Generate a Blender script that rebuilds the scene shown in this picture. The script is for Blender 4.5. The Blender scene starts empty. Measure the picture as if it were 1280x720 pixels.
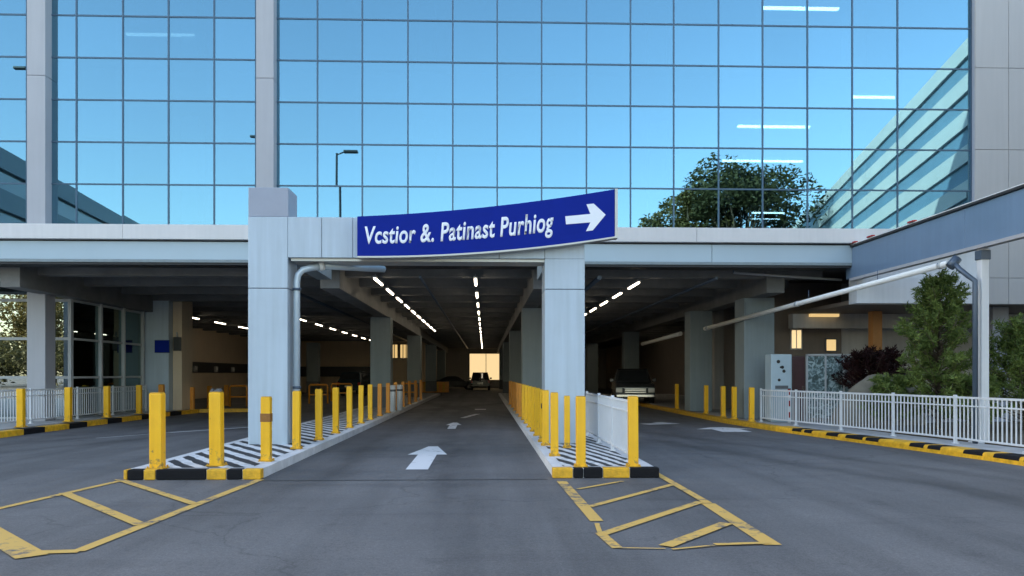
import bpy, bmesh, math, random
from mathutils import Vector, Matrix
random.seed(7)
SC = bpy.context.scene
COL = SC.collection
R = math.radians
A = math.atan(34/1000.0)           # the camera looks a little to the right of the garage axis
EYE = 1.6
FW = Vector((math.sin(A), math.cos(A), 0)); RT = Vector((math.cos(A), -math.sin(A), 0)); UP = Vector((0,0,1))
def at(px, py, Y=None, Z=None, X=None):
    """world point on a known plane (used only to take measurements off the photograph)"""
    d = FW + RT*((px-640)/1000.0) + UP*((468-py)/1000.0)
    if Y is not None: t = Y/d.y
    elif Z is not None: t = (Z-EYE)/d.z
    else: t = X/d.x
    return Vector((0,0,EYE)) + d*t
def XA(px, Y): return at(px, 468, Y=Y).x

# ------------------------------------------------------------------ materials
def mat(name, col, rough=0.6, metal=0.0, noise=0.0, nscale=3.0, bump=0.0, bscale=40.0, emit=None, estr=0.0, spec=0.5, streak=0.0):
    m = bpy.data.materials.new(name); m.use_nodes = True
    nt = m.node_tree; N = nt.nodes; L = nt.links
    b = N['Principled BSDF']
    b.inputs['Base Color'].default_value = (*col, 1); b.inputs['Roughness'].default_value = rough
    b.inputs['Metallic'].default_value = metal; b.inputs['Specular IOR Level'].default_value = spec
    tc = N.new('ShaderNodeTexCoord')
    if noise > 0:
        n = N.new('ShaderNodeTexNoise'); n.inputs['Scale'].default_value = nscale; n.inputs['Detail'].default_value = 8; n.inputs['Roughness'].default_value = .65
        L.new(tc.outputs['Object'], n.inputs['Vector'])
        fac = n.outputs['Fac']
        if streak > 0:
            mp = N.new('ShaderNodeMapping'); mp.inputs['Scale'].default_value = (6, 6, .35); L.new(tc.outputs['Object'], mp.inputs['Vector'])
            n2 = N.new('ShaderNodeTexNoise'); n2.inputs['Scale'].default_value = 1.5; n2.inputs['Detail'].default_value = 6; L.new(mp.outputs[0], n2.inputs['Vector'])
            mx = N.new('ShaderNodeMix'); mx.data_type = 'FLOAT'; mx.inputs[0].default_value = streak
            L.new(fac, mx.inputs[2]); L.new(n2.outputs['Fac'], mx.inputs[3]); fac = mx.outputs[0]
        cr = N.new('ShaderNodeValToRGB'); cr.color_ramp.elements[0].position = .28; cr.color_ramp.elements[1].position = .72
        cr.color_ramp.elements[0].color = (*[max(0, c*(1-noise)) for c in col], 1)
        cr.color_ramp.elements[1].color = (*[min(1, c*(1+noise*.7)) for c in col], 1)
        L.new(fac, cr.inputs['Fac']); L.new(cr.outputs['Color'], b.inputs['Base Color'])
        rr = N.new('ShaderNodeMapRange'); rr.inputs['To Min'].default_value = max(.02, rough-.12); rr.inputs['To Max'].default_value = min(1, rough+.12)
        L.new(fac, rr.inputs['Value']); L.new(rr.outputs[0], b.inputs['Roughness'])
    if bump > 0:
        n = N.new('ShaderNodeTexNoise'); n.inputs['Scale'].default_value = bscale; n.inputs['Detail'].default_value = 5
        L.new(tc.outputs['Object'], n.inputs['Vector'])
        bp = N.new('ShaderNodeBump'); bp.inputs['Strength'].default_value = bump; bp.inputs['Distance'].default_value = .02
        L.new(n.outputs['Fac'], bp.inputs['Height']); L.new(bp.outputs[0], b.inputs['Normal'])
    if emit:
        b.inputs['Emission Color'].default_value = (*emit, 1); b.inputs['Emission Strength'].default_value = estr
    return m

M = {}
M['white'] = mat('white_paint', (.62,.64,.66), .45, noise=.12, nscale=1.2, bump=.05, streak=.5)
M['fascia'] = mat('fascia_metal', (.60,.585,.58), .5, noise=.10, nscale=.8, streak=.4)
M['bluepanel'] = mat('pale_blue_panel', (.36,.46,.52), .42, metal=.1, noise=.05, nscale=.5)
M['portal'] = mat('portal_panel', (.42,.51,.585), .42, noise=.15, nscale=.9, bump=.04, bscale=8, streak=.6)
M['capbox'] = mat('cap_panel', (.30,.33,.40), .45, noise=.08, nscale=1.5)
M['beamblue'] = mat('blue_grey_beam', (.135,.215,.32), .42, metal=.1, noise=.16, nscale=.9, streak=.4)
M['greypanel'] = mat('grey_metal_panel', (.40,.39,.385), .5, noise=.07, nscale=.6, streak=.5)
M['pilaster'] = mat('pilaster_grey', (.36,.365,.39), .5, noise=.08, nscale=.8, streak=.5)
M['dark'] = mat('dark_joint', (.02,.022,.025), .6)
M['mullion'] = mat('mullion_dark', (.05,.10,.15), .4, metal=.3)
M['lightframe'] = mat('light_window_frame', (.40,.42,.43), .4, noise=.08)
M['ceil'] = mat('ceiling_concrete', (.17,.17,.165), .85, noise=.3, nscale=1.1, bump=.2, bscale=12)
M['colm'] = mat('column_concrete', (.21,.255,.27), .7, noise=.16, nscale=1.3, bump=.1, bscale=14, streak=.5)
M['base'] = mat('column_base_paint', (.10,.11,.12), .7, noise=.2)
M['beige'] = mat('beige_wall', (.60,.48,.34), .8, noise=.15, nscale=.5, bump=.1, bscale=9, streak=.4)
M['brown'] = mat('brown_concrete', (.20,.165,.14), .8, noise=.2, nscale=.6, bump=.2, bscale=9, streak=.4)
M['crosswall'] = mat('taupe_concrete', (.42,.36,.32), .8, noise=.2, nscale=.6, streak=.4)
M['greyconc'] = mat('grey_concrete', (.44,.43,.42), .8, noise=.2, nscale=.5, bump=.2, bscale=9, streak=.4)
M['kerbconc'] = mat('kerb_concrete', (.42,.42,.42), .8, noise=.25, nscale=2.5, bump=.3, bscale=30)
M['kerbwhite'] = mat('worn_white_kerb', (.60,.60,.61), .7, noise=.22, nscale=3, bump=.2, bscale=30)
M['kerbyellow'] = mat('kerb_yellow', (.78,.40,.02), .6, noise=.4, nscale=7, bump=.25, bscale=30)
M['kerbblack'] = mat('kerb_black', (.012,.012,.014), .8, spec=.15, noise=.3, nscale=4, bump=.25, bscale=30)
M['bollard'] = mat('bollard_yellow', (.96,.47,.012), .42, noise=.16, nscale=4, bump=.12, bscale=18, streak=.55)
def scuffed(m, dirt=(.13,.10,.06)):
    nt = m.node_tree; N = nt.nodes; L = nt.links; b = N['Principled BSDF']; src = b.inputs['Base Color'].links[0].from_socket
    tc = N.new('ShaderNodeTexCoord'); oi = N.new('ShaderNodeObjectInfo'); va = N.new('ShaderNodeVectorMath'); va.operation = 'ADD'
    L.new(tc.outputs['Object'], va.inputs[0]); L.new(oi.outputs['Location'], va.inputs[1])
    sx = N.new('ShaderNodeSeparateXYZ'); L.new(tc.outputs['Object'], sx.inputs[0])
    n = N.new('ShaderNodeTexNoise'); n.inputs['Scale'].default_value = 11; n.inputs['Detail'].default_value = 7; n.inputs['Roughness'].default_value = .7; L.new(va.outputs[0], n.inputs['Vector'])
    mr = N.new('ShaderNodeMapRange'); mr.inputs['From Max'].default_value = .45; mr.inputs['To Min'].default_value = .20; mr.inputs['To Max'].default_value = 0; L.new(sx.outputs[2], mr.inputs['Value'])
    ad = N.new('ShaderNodeMath'); ad.operation = 'ADD'; L.new(n.outputs['Fac'], ad.inputs[0]); L.new(mr.outputs[0], ad.inputs[1])
    cr = N.new('ShaderNodeValToRGB'); cr.color_ramp.elements[0].position = .67; cr.color_ramp.elements[1].position = .78; cr.color_ramp.elements[1].color = (.7,.7,.7,1); L.new(ad.outputs[0], cr.inputs['Fac'])
    mx = N.new('ShaderNodeMix'); mx.data_type = 'RGBA'; L.new(cr.outputs['Color'], mx.inputs[0]); L.new(src, mx.inputs[6]); mx.inputs[7].default_value = (*dirt, 1); L.new(mx.outputs[2], b.inputs['Base Color'])
scuffed(M['bollard'])
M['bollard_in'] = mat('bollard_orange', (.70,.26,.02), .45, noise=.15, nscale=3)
M['plate'] = mat('base_plate_yellow', (.62,.33,.02), .6, noise=.35, nscale=9, bump=.3)
M['bandbrown'] = mat('faded_reflective_band', (.30,.12,.02), .5, noise=.25, nscale=14)
M['fence'] = mat('fence_white', (.60,.63,.66), .4, noise=.08, nscale=2)
M['black'] = mat('black_plastic', (.015,.015,.017), .4)
M['signblue'] = mat('sign_blue', (.002,.020,.25), .6, noise=.10, nscale=1.0, spec=.08)
M['signwhite'] = mat('sign_white', (.80,.83,.88), .5)
M['signtrim'] = mat('sign_trim', (.45,.45,.43), .4, metal=.4)
M['linew'] = mat('road_paint_white', (.62,.63,.64), .7, noise=.25, nscale=6, bump=.2, bscale=60)
M['pipe'] = mat('downpipe', (.47,.56,.62), .35, metal=.2, noise=.06)
M['pipewhite'] = mat('white_pipe', (.72,.72,.70), .35, noise=.06)
M['pipedark'] = mat('dark_pipe', (.07,.10,.14), .4, metal=.3)
M['orangepost'] = mat('orange_post', (.46,.20,.06), .5, noise=.12)
M['bark'] = mat('bark', (.10,.075,.05), .9, noise=.4, nscale=8, bump=.6, bscale=20)
M['rock'] = mat('boulder', (.15,.135,.105), .9, noise=.35, nscale=2.5, bump=.6, bscale=6)
M['soil'] = mat('soil', (.07,.055,.035), .95, noise=.4, nscale=4, bump=.6, bscale=20)
M['interior'] = mat('office_dark', (.10,.13,.15), .8, noise=.2, nscale=.5)
M['tube'] = mat('tube_light', (.8,.8,.8), .5, emit=(1,.93,.82), estr=2.1)
M['officelamp'] = mat('office_lamp', (.8,.8,.8), .5, emit=(1,.97,.90), estr=5.0)
M['warmpane'] = mat('warm_glow_pane', (.7,.6,.4), .5, emit=(1,.78,.46), estr=.155)
M['warmpane2'] = mat('warm_lit_lamp', (.7,.6,.4), .5, emit=(1,.72,.34), estr=.12)
M['carblack'] = mat('car_paint_black', (.012,.013,.016), .22, spec=.6)
M['cargrey'] = mat('car_paint_charcoal', (.035,.037,.042), .25, spec=.6)
M['carblue'] = mat('car_paint_navy', (.012,.03,.04), .25, spec=.6)
M['chrome'] = mat('chrome', (.6,.6,.6), .2, metal=1)
M['tyre'] = mat('tyre', (.015,.015,.015), .85)
M['carglass'] = mat('car_glass', (.02,.025,.03), .06, spec=.9)
M['lens'] = mat('headlight_lens', (.75,.75,.72), .15, spec=.8)
M['redlens'] = mat('tail_lens', (.35,.01,.01), .2)
M['kiosk'] = mat('kiosk_pale_blue', (.36,.47,.53), .35, noise=.08)
M['maroon'] = mat('maroon_panel', (.05,.018,.022), .4, noise=.2)
M['lampmetal'] = mat('lamp_post_metal', (.05,.06,.07), .5, metal=.5)
M['deck'] = mat('white_deck', (.50,.50,.51), .5, noise=.06, nscale=.5)
M['infill'] = mat('blue_grey_infill', (.13,.24,.34), .5, noise=.1, nscale=.5)
M['deckdark'] = mat('deck_grey', (.24,.27,.29), .6, noise=.1, nscale=.5)

def foliage(name, c1, c2):
    m = bpy.data.materials.new(name); m.use_nodes = True; nt = m.node_tree; N = nt.nodes; L = nt.links
    b = N['Principled BSDF']; b.inputs['Roughness'].default_value = .6; b.inputs['Specular IOR Level'].default_value = .3
    tc = N.new('ShaderNodeTexCoord'); n = N.new('ShaderNodeTexNoise'); n.inputs['Scale'].default_value = 2.3; n.inputs['Detail'].default_value = 6
    L.new(tc.outputs['Object'], n.inputs['Vector'])
    n2 = N.new('ShaderNodeTexNoise'); n2.inputs['Scale'].default_value = 19; L.new(tc.outputs['Object'], n2.inputs['Vector'])
    ad = N.new('ShaderNodeMath'); ad.operation = 'MULTIPLY_ADD'; ad.inputs[1].default_value = .5; L.new(n2.outputs['Fac'], ad.inputs[0])
    ml = N.new('ShaderNodeMath'); ml.operation = 'MULTIPLY'; ml.inputs[1].default_value = .5; L.new(n.outputs['Fac'], ml.inputs[0]); L.new(ml.outputs[0], ad.inputs[2])
    cr = N.new('ShaderNodeValToRGB'); cr.color_ramp.elements[0].position = .36; cr.color_ramp.elements[1].position = .64
    cr.color_ramp.elements[0].color = (*c1, 1); cr.color_ramp.elements[1].color = (*c2, 1)
    L.new(ad.outputs[0], cr.inputs['Fac']); L.new(cr.outputs['Color'], b.inputs['Base Color'])
    tr = N.new('ShaderNodeBsdfTranslucent'); L.new(cr.outputs['Color'], tr.inputs['Color'])
    mx = N.new('ShaderNodeMixShader'); mx.inputs['Fac'].default_value = .3
    L.new(b.outputs[0], mx.inputs[1]); L.new(tr.outputs[0], mx.inputs[2]); L.new(mx.outputs[0], N['Material Output'].inputs['Surface'])
    return m
M['leaf'] = foliage('leaf_green', (.045,.085,.02), (.20,.27,.07))
M['leafdark'] = foliage('leaf_dark', (.028,.034,.014), (.085,.085,.035))
M['leafwarm'] = foliage('leaf_olive', (.05,.05,.015), (.16,.13,.045))
M['leafred'] = foliage('leaf_maroon', (.012,.004,.004), (.04,.010,.010))

def glassmat(name, tint, through, thrtint, rough=0.0, vary=False):
    m = bpy.data.materials.new(name); m.use_nodes = True; nt = m.node_tree; N = nt.nodes; L = nt.links
    N.remove(N['Principled BSDF'])
    g = N.new('ShaderNodeBsdfGlossy'); g.inputs['Roughness'].default_value = rough; g.inputs['Color'].default_value = (*tint, 1)
    t = N.new('ShaderNodeBsdfTransparent'); t.inputs['Color'].default_value = (*thrtint, 1)
    lw = N.new('ShaderNodeLayerWeight'); lw.inputs['Blend'].default_value = .25
    mr = N.new('ShaderNodeMapRange'); mr.inputs['To Min'].default_value = 1-through; mr.inputs['To Max'].default_value = 1.0; L.new(lw.outputs['Fresnel'], mr.inputs['Value'])
    mx = N.new('ShaderNodeMixShader'); L.new(mr.outputs[0], mx.inputs['Fac']); L.new(t.outputs[0], mx.inputs[1]); L.new(g.outputs[0], mx.inputs[2])
    L.new(mx.outputs[0], N['Material Output'].inputs['Surface'])
    if vary:       # coating batches differ a little from pane to pane
        oi = N.new('ShaderNodeObjectInfo'); vr = N.new('ShaderNodeMapRange'); vr.inputs['To Min'].default_value = .94; vr.inputs['To Max'].default_value = 1.06; L.new(oi.outputs['Random'], vr.inputs['Value'])
        vm = N.new('ShaderNodeVectorMath'); vm.operation = 'SCALE'; vm.inputs[0].default_value = tint; L.new(vr.outputs[0], vm.inputs['Scale']); L.new(vm.outputs[0], g.inputs['Color'])
    tc = N.new('ShaderNodeTexCoord'); n = N.new('ShaderNodeTexNoise'); n.inputs['Scale'].default_value = .35; L.new(tc.outputs['Object'], n.inputs['Vector'])
    bp = N.new('ShaderNodeBump'); bp.inputs['Strength'].default_value = .05; bp.inputs['Distance'].default_value = .02; L.new(n.outputs['Fac'], bp.inputs['Height']); L.new(bp.outputs[0], g.inputs['Normal'])
    return m
M['glass'] = glassmat('curtain_wall_glass', (.175,.375,.475), .34, (.42,.65,.78), vary=True)
M['glasslobby'] = glassmat('lobby_glass', (.75,.85,.85), .55, (.45,.55,.55))
M['glassdark'] = glassmat('dark_lobby_glass', (.55,.75,.75), .80, (.30,.42,.42))

def ground_mat(name, inside=False):
    m = bpy.data.materials.new(name); m.use_nodes = True; nt = m.node_tree; N = nt.nodes; L = nt.links
    b = N['Principled BSDF']; b.inputs['Roughness'].default_value = .8
    g = N.new('ShaderNodeNewGeometry')
    def noise(scale, detail=6, sc=(1,1,1), rough=.6):
        mp = N.new('ShaderNodeMapping'); mp.inputs['Scale'].default_value = sc; L.new(g.outputs['Position'], mp.inputs['Vector'])
        n = N.new('ShaderNodeTexNoise'); n.inputs['Scale'].default_value = scale; n.inputs['Detail'].default_value = detail; n.inputs['Roughness'].default_value = rough
        L.new(mp.outputs[0], n.inputs['Vector']); return n.outputs['Fac']
    def ramp(fac, p0, p1, c0, c1):
        cr = N.new('ShaderNodeValToRGB'); cr.color_ramp.elements[0].position = p0; cr.color_ramp.elements[1].position = p1
        cr.color_ramp.elements[0].color = (*c0,1); cr.color_ramp.elements[1].color = (*c1,1); L.new(fac, cr.inputs['Fac']); return cr.outputs['Color']
    def mul(a, c, f=1.0):
        x = N.new('ShaderNodeMix'); x.data_type = 'RGBA'; x.blend_type = 'MULTIPLY'; x.inputs[0].default_value = f
        L.new(a, x.inputs[6]); L.new(c, x.inputs[7]); return x.outputs[2]
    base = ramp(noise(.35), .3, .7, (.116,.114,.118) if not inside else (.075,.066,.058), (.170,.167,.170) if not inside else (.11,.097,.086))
    c = mul(base, ramp(noise(60, 3), .3, .75, (.62,.62,.62), (1.25,1.25,1.25)))          # aggregate
    c = mul(c, ramp(noise(22, 4), .32, .68, (.78,.78,.78), (1.12,1.12,1.12)))
    c = mul(c, ramp(noise(.55, 5, (1.6,.10,1)), .40, .58, (.70,.70,.705), (1,1,1)))
    c = mul(c, ramp(noise(.9, 5, (.22,1.5,1)), .56, .66, (1,1,1), (.84,.84,.85)))
    c = mul(c, ramp(noise(5.5, 6, rough=.8), .27, .33, (.6,.6,.6), (1,1,1)))       # wheel tracks along the lanes
    c = mul(c, ramp(noise(1.7, 7, rough=.7), .30, .42, (.72,.72,.73), (1,1,1)))          # oil stains
    vo = N.new('ShaderNodeTexVoronoi'); vo.feature = 'DISTANCE_TO_EDGE'; vo.inputs['Scale'].default_value = .16
    mpv = N.new('ShaderNodeMapping'); L.new(g.outputs['Position'], mpv.inputs['Vector'])
    nn = N.new('ShaderNodeTexNoise'); nn.inputs['Scale'].default_value = 1.2; nn.inputs['Detail'].default_value = 5; L.new(g.outputs['Position'], nn.inputs['Vector'])
    va = N.new('ShaderNodeVectorMath'); va.operation = 'MULTIPLY_ADD'; va.inputs[1].default_value = (1.2,1.2,0); L.new(nn.outputs['Color'], va.inputs[0]); L.new(mpv.outputs[0], va.inputs[2])
    L.new(va.outputs[0], vo.inputs['Vector'])
    c = mul(c, ramp(vo.outputs['Distance'], .0015, .004, (.55,.55,.55), (1,1,1)), .7)
    # dark rubber laid down where vehicles sweep round into the side lanes
    sx = N.new('ShaderNodeSeparateXYZ'); L.new(g.outputs['Position'], sx.inputs[0])
    def mt(op, *a):
        q = N.new('ShaderNodeMath'); q.operation = op
        for i, v in enumerate(a):
            if isinstance(v, (int, float)): q.inputs[i].default_value = v
            else: L.new(v, q.inputs[i])
        return q.outputs[0]
    wob = mt('MULTIPLY', noise(.5, 3), .9); tot = None
    for (x0, k, w_) in ((4.6,.30,.32),(6.0,.34,.26),(-8.6,-.40,.30),(-10.2,-.45,.26),(-2.0,-.02,.25),(-.35,.02,.25)):
        v = mt('SUBTRACT', sx.outputs[0], mt('MULTIPLY_ADD', mt('SUBTRACT', 19.0, sx.outputs[1]), k, x0)); v = mt('ADD', v, wob)
        e_ = mt('EXPONENT', mt('MULTIPLY', mt('MULTIPLY', v, v), -1/(w_*w_))); tot = e_ if tot is None else mt('ADD', tot, e_)
    far = N.new('ShaderNodeMapRange'); far.inputs['From Min'].default_value = 7; far.inputs['From Max'].default_value = 12; L.new(sx.outputs[1], far.inputs['Value'])
    tot = mt('MULTIPLY', mt('MULTIPLY', tot, far.outputs[0]), mt('MULTIPLY_ADD', noise(3, 5, (1,.2,1)), .9, .1))
    c = mul(c, ramp(tot, 0, 1, (1,1,1), (.45,.45,.46)))
    L.new(c, b.inputs['Base Color'])
    bp = N.new('ShaderNodeBump'); bp.inputs['Strength'].default_value = .5; bp.inputs['Distance'].default_value = .006
    L.new(noise(90, 3), bp.inputs['Height']); L.new(bp.outputs[0], b.inputs['Normal'])
    rr = N.new('ShaderNodeMapRange'); rr.inputs['To Min'].default_value = .55; rr.inputs['To Max'].default_value = .9; L.new(noise(1.1), rr.inputs['Value']); L.new(rr.outputs[0], b.inputs['Roughness'])
    return m
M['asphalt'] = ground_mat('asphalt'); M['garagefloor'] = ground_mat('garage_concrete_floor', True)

def paint_mat(name, col, wear):
    """worn road paint: holes wear through to the asphalt colour"""
    m = mat(name, col, .75); nt = m.node_tree; N = nt.nodes; L = nt.links; b = N['Principled BSDF']
    g = N.new('ShaderNodeNewGeometry')
    n = N.new('ShaderNodeTexNoise'); n.inputs['Scale'].default_value = 7; n.inputs['Detail'].default_value = 9; n.inputs['Roughness'].default_value = .75; L.new(g.outputs['Position'], n.inputs['Vector'])
    n2 = N.new('ShaderNodeTexNoise'); n2.inputs['Scale'].default_value = 1.4; L.new(g.outputs['Position'], n2.inputs['Vector'])
    ad = N.new('ShaderNodeMath'); ad.operation = 'MULTIPLY_ADD'; ad.inputs[1].default_value = .6; L.new(n2.outputs['Fac'], ad.inputs[0]); L.new(n.outputs['Fac'], ad.inputs[2])
    cr = N.new('ShaderNodeValToRGB'); cr.color_ramp.elements[0].position = wear; cr.color_ramp.elements[1].position = wear+.14
    cr.color_ramp.elements[0].color = (.10,.10,.105,1); cr.color_ramp.elements[1].color = (*col,1)
    L.new(ad.outputs[0], cr.inputs['Fac']); L.new(cr.outputs['Color'], b.inputs['Base Color'])
    return m
M['liney'] = paint_mat('road_paint_yellow', (.62,.37,.09), .635)
M['linew'] = paint_mat('road_paint_white2', (.66,.66,.67), .56)

def zebra_mat(name, period, ang, curve):
    m = mat(name, (.5,.5,.5), .7); nt = m.node_tree; N = nt.nodes; L = nt.links; b = N['Principled BSDF']
    g = N.new('ShaderNodeNewGeometry'); sx = N.new('ShaderNodeSeparateXYZ'); L.new(g.outputs['Position'], sx.inputs[0])
    def mth(op, a, bb, c=None):
        q = N.new('ShaderNodeMath'); q.operation = op
        for i, v in enumerate((a, bb, c)):
            if v is None: continue
            if isinstance(v, (int, float)): q.inputs[i].default_value = v
            else: L.new(v, q.inputs[i])
        return q.outputs[0]
    nz = N.new('ShaderNodeTexNoise'); nz.inputs['Scale'].default_value = 2.2; nz.inputs['Detail'].default_value = 3; L.new(g.outputs['Position'], nz.inputs['Vector'])
    x = mth('MULTIPLY', sx.outputs[0], math.cos(ang)); v = mth('MULTIPLY_ADD', sx.outputs[1], math.sin(ang), x)
    cc = mth('POWER', mth('ABSOLUTE', mth('SUBTRACT', sx.outputs[0], 1.75), 0), 2); v = mth('MULTIPLY_ADD', cc, curve, v)
    v = mth('MULTIPLY_ADD', nz.outputs['Fac'], .10, v)
    f = mth('FRACT', mth('DIVIDE', v, period), 0)
    cr = N.new('ShaderNodeValToRGB'); e = cr.color_ramp.elements
    e[0].position = .47; e[0].color = (.025,.027,.032,1); e[1].position = .52; e[1].color = (.66,.67,.68,1)
    L.new(f, cr.inputs['Fac'])
    n = N.new('ShaderNodeTexNoise'); n.inputs['Scale'].default_value = 9; n.inputs['Detail'].default_value = 8; L.new(g.outputs['Position'], n.inputs['Vector'])
    c2 = N.new('ShaderNodeValToRGB'); c2.color_ramp.elements[0].position = .3; c2.color_ramp.elements[0].color = (.5,.5,.5,1); c2.color_ramp.elements[1].position = .55
    L.new(n.outputs['Fac'], c2.inputs['Fac'])
    mx = N.new('ShaderNodeMix'); mx.data_type = 'RGBA'; mx.blend_type = 'MULTIPLY'; mx.inputs[0].default_value = .8
    L.new(cr.outputs['Color'], mx.inputs[6]); L.new(c2.outputs['Color'], mx.inputs[7]); L.new(mx.outputs[2], b.inputs['Base Color'])
    return m
M['zebraL'] = zebra_mat('zebra_paint_diagonal', .34, R(32), 0.0)
M['zebraR'] = zebra_mat('zebra_paint_curved', .24, R(12), .25)

def mural_mat():
    m = mat('frosted_mural', (.3,.4,.4), .3); nt = m.node_tree; N = nt.nodes; L = nt.links; b = N['Principled BSDF']
    tc = N.new('ShaderNodeTexCoord'); n = N.new('ShaderNodeTexNoise'); n.inputs['Scale'].default_value = 7; n.inputs['Detail'].default_value = 7; n.inputs['Distortion'].default_value = 1.5
    L.new(tc.outputs['Object'], n.inputs['Vector']); cr = N.new('ShaderNodeValToRGB')
    cr.color_ramp.elements[0].position = .40; cr.color_ramp.elements[0].color = (.055,.085,.085,1); cr.color_ramp.elements[1].position = .60; cr.color_ramp.elements[1].color = (.34,.44,.46,1)
    e = cr.color_ramp.elements.new(.5); e.color = (.12,.19,.20,1)
    L.new(n.outputs['Fac'], cr.inputs['Fac']); L.new(cr.outputs['Color'], b.inputs['Base Color']); return m
M['mural'] = mural_mat()

# ------------------------------------------------------------------ mesh helpers
class MB:
    def __init__(s): s.bm = bmesh.new(); s.o = Vector((0,0,0))
    def box(s, x0, x1, y0, y1, z0, z1, bev=0.0, mi=0, seg=2):
        t = bmesh.new(); bmesh.ops.create_cube(t, size=1)
        for v in t.verts: v.co = Vector(((x0+x1)/2+v.co.x*(x1-x0), (y0+y1)/2+v.co.y*(y1-y0), (z0+z1)/2+v.co.z*(z1-z0)))
        if bev > 0: bmesh.ops.bevel(t, geom=t.edges[:], offset=bev, segments=seg, affect='EDGES', profile=.6)
        s._add(t, mi); return s
    def _add(s, t, mi=0, smooth=False):
        vm = {}
        for v in t.verts: vm[v] = s.bm.verts.new(v.co)
        for f in t.faces:
            try: nf = s.bm.faces.new([vm[v] for v in f.verts]); nf.material_index = mi; nf.smooth = smooth
            except ValueError: pass
        t.free()
    def tube(s, pts, r, seg=10, mi=0, smooth=True, caps=True):
        pts = [Vector(p) for p in pts]; rs = r if isinstance(r, (list, tuple)) else [r]*len(pts)
        rings = []; prev = None
        for i, p in enumerate(pts):
            d = (pts[min(i+1, len(pts)-1)]-pts[max(i-1, 0)]).normalized()
            u = d.cross(Vector((0,0,1)) if abs(d.z) < .95 else Vector((0,1,0))).normalized()
            if prev is not None:
                u = (prev - d*prev.dot(d)).normalized()
            prev = u; w = d.cross(u)
            rings.append([s.bm.verts.new(p+(u*math.cos(2*math.pi*k/seg)+w*math.sin(2*math.pi*k/seg))*rs[i]) for k in range(seg)])
        for a, b in zip(rings, rings[1:]):
            for k in range(seg):
                f = s.bm.faces.new((a[k], a[(k+1)%seg], b[(k+1)%seg], b[k])); f.smooth = smooth; f.material_index = mi
        if caps:
            for rg in (rings[0], rings[-1]):
                try: f = s.bm.faces.new(rg); f.material_index = mi
                except ValueError: pass
        return s
    def prism(s, poly, z0, z1, mi=0, bev=0.0):
        t = bmesh.new(); b = [t.verts.new((p[0], p[1], z0)) for p in poly]; u = [t.verts.new((p[0], p[1], z1)) for p in poly]
        n = len(poly); t.faces.new(list(reversed(b))); t.faces.new(u)
        for i in range(n): t.faces.new((b[i], b[(i+1)%n], u[(i+1)%n], u[i]))
        if bev > 0:
            ed = [e for e in t.edges if all(v.co.z == z1 for v in e.verts)]
            bmesh.ops.bevel(t, geom=ed, offset=bev, segments=2, affect='EDGES')
        s._add(t, mi); return s
    def quad(s, pts, mi=0):
        f = s.bm.faces.new([s.bm.verts.new(p) for p in pts]); f.material_index = mi; return s
    def ground_line(s, p, q, w, z, mi=0):
        p = Vector((p[0], p[1], z)); q = Vector((q[0], q[1], z)); d = (q-p).normalized(); n = Vector((-d.y, d.x, 0))*w/2
        n_ = max(1, int((q-p).length/.25)); 
        for i in range(n_):
            a = p+(q-p)*i/n_; b = p+(q-p)*(i+1)/n_
            s.quad([a-n, b-n, b+n, a+n], mi)
        return s
    def build(s, name, m, parent=None, origin=None):
        bmesh.ops.remove_doubles(s.bm, verts=s.bm.verts[:], dist=1e-5)
        bmesh.ops.recalc_face_normals(s.bm, faces=s.bm.faces[:])
        return s.raw(name, m, parent, origin)
    def raw(s, name, m, parent=None, origin=None):
        me = bpy.data.meshes.new(name)
        if origin is not None: bmesh.ops.translate(s.bm, verts=s.bm.verts[:], vec=-Vector(origin))
        s.bm.to_mesh(me); s.bm.free()
        for k in (m if isinstance(m, (list, tuple)) else [m]): me.materials.append(M[k] if isinstance(k, str) else k)
        o = bpy.data.objects.new(name, me); COL.objects.link(o)
        if origin is not None: o.location = origin
        if parent: o.parent = parent
        return o
def tag(o, label=None, cat=None, group=None, kind=None):
    if label: o['label'] = label
    if cat: o['category'] = cat
    if group: o['group'] = group
    if kind: o['kind'] = kind
    return o
def empty(name, loc=(0,0,0), rz=0):
    o = bpy.data.objects.new(name, None); COL.objects.link(o); o.location = loc; o.rotation_euler = (0,0,rz); o.empty_display_size = .2; return o
def copy_tree(o, parent=None):
    c = o.copy(); COL.objects.link(c)
    if parent: c.parent = parent
    for ch in [x for x in bpy.data.objects if x.parent == o]: copy_tree(ch, c)
    return c
ORD = ['nearest','second','third','fourth','fifth','sixth','seventh','eighth','ninth','tenth','eleventh','twelfth','thirteenth','fourteenth','fifteenth','sixteenth','seventeenth','eighteenth']

# ------------------------------------------------------------------ ground
b = MB(); b.quad([(-600,-600,0),(600,-600,0),(600,600,0),(-600,600,0)]); tag(b.build('ground', 'asphalt'), kind='structure')
b = MB(); b.ground_line((-3.45,12.15), (.95,12.15), .045, .004); tag(b.build('expansion_joint', 'dark'), kind='structure')

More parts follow.
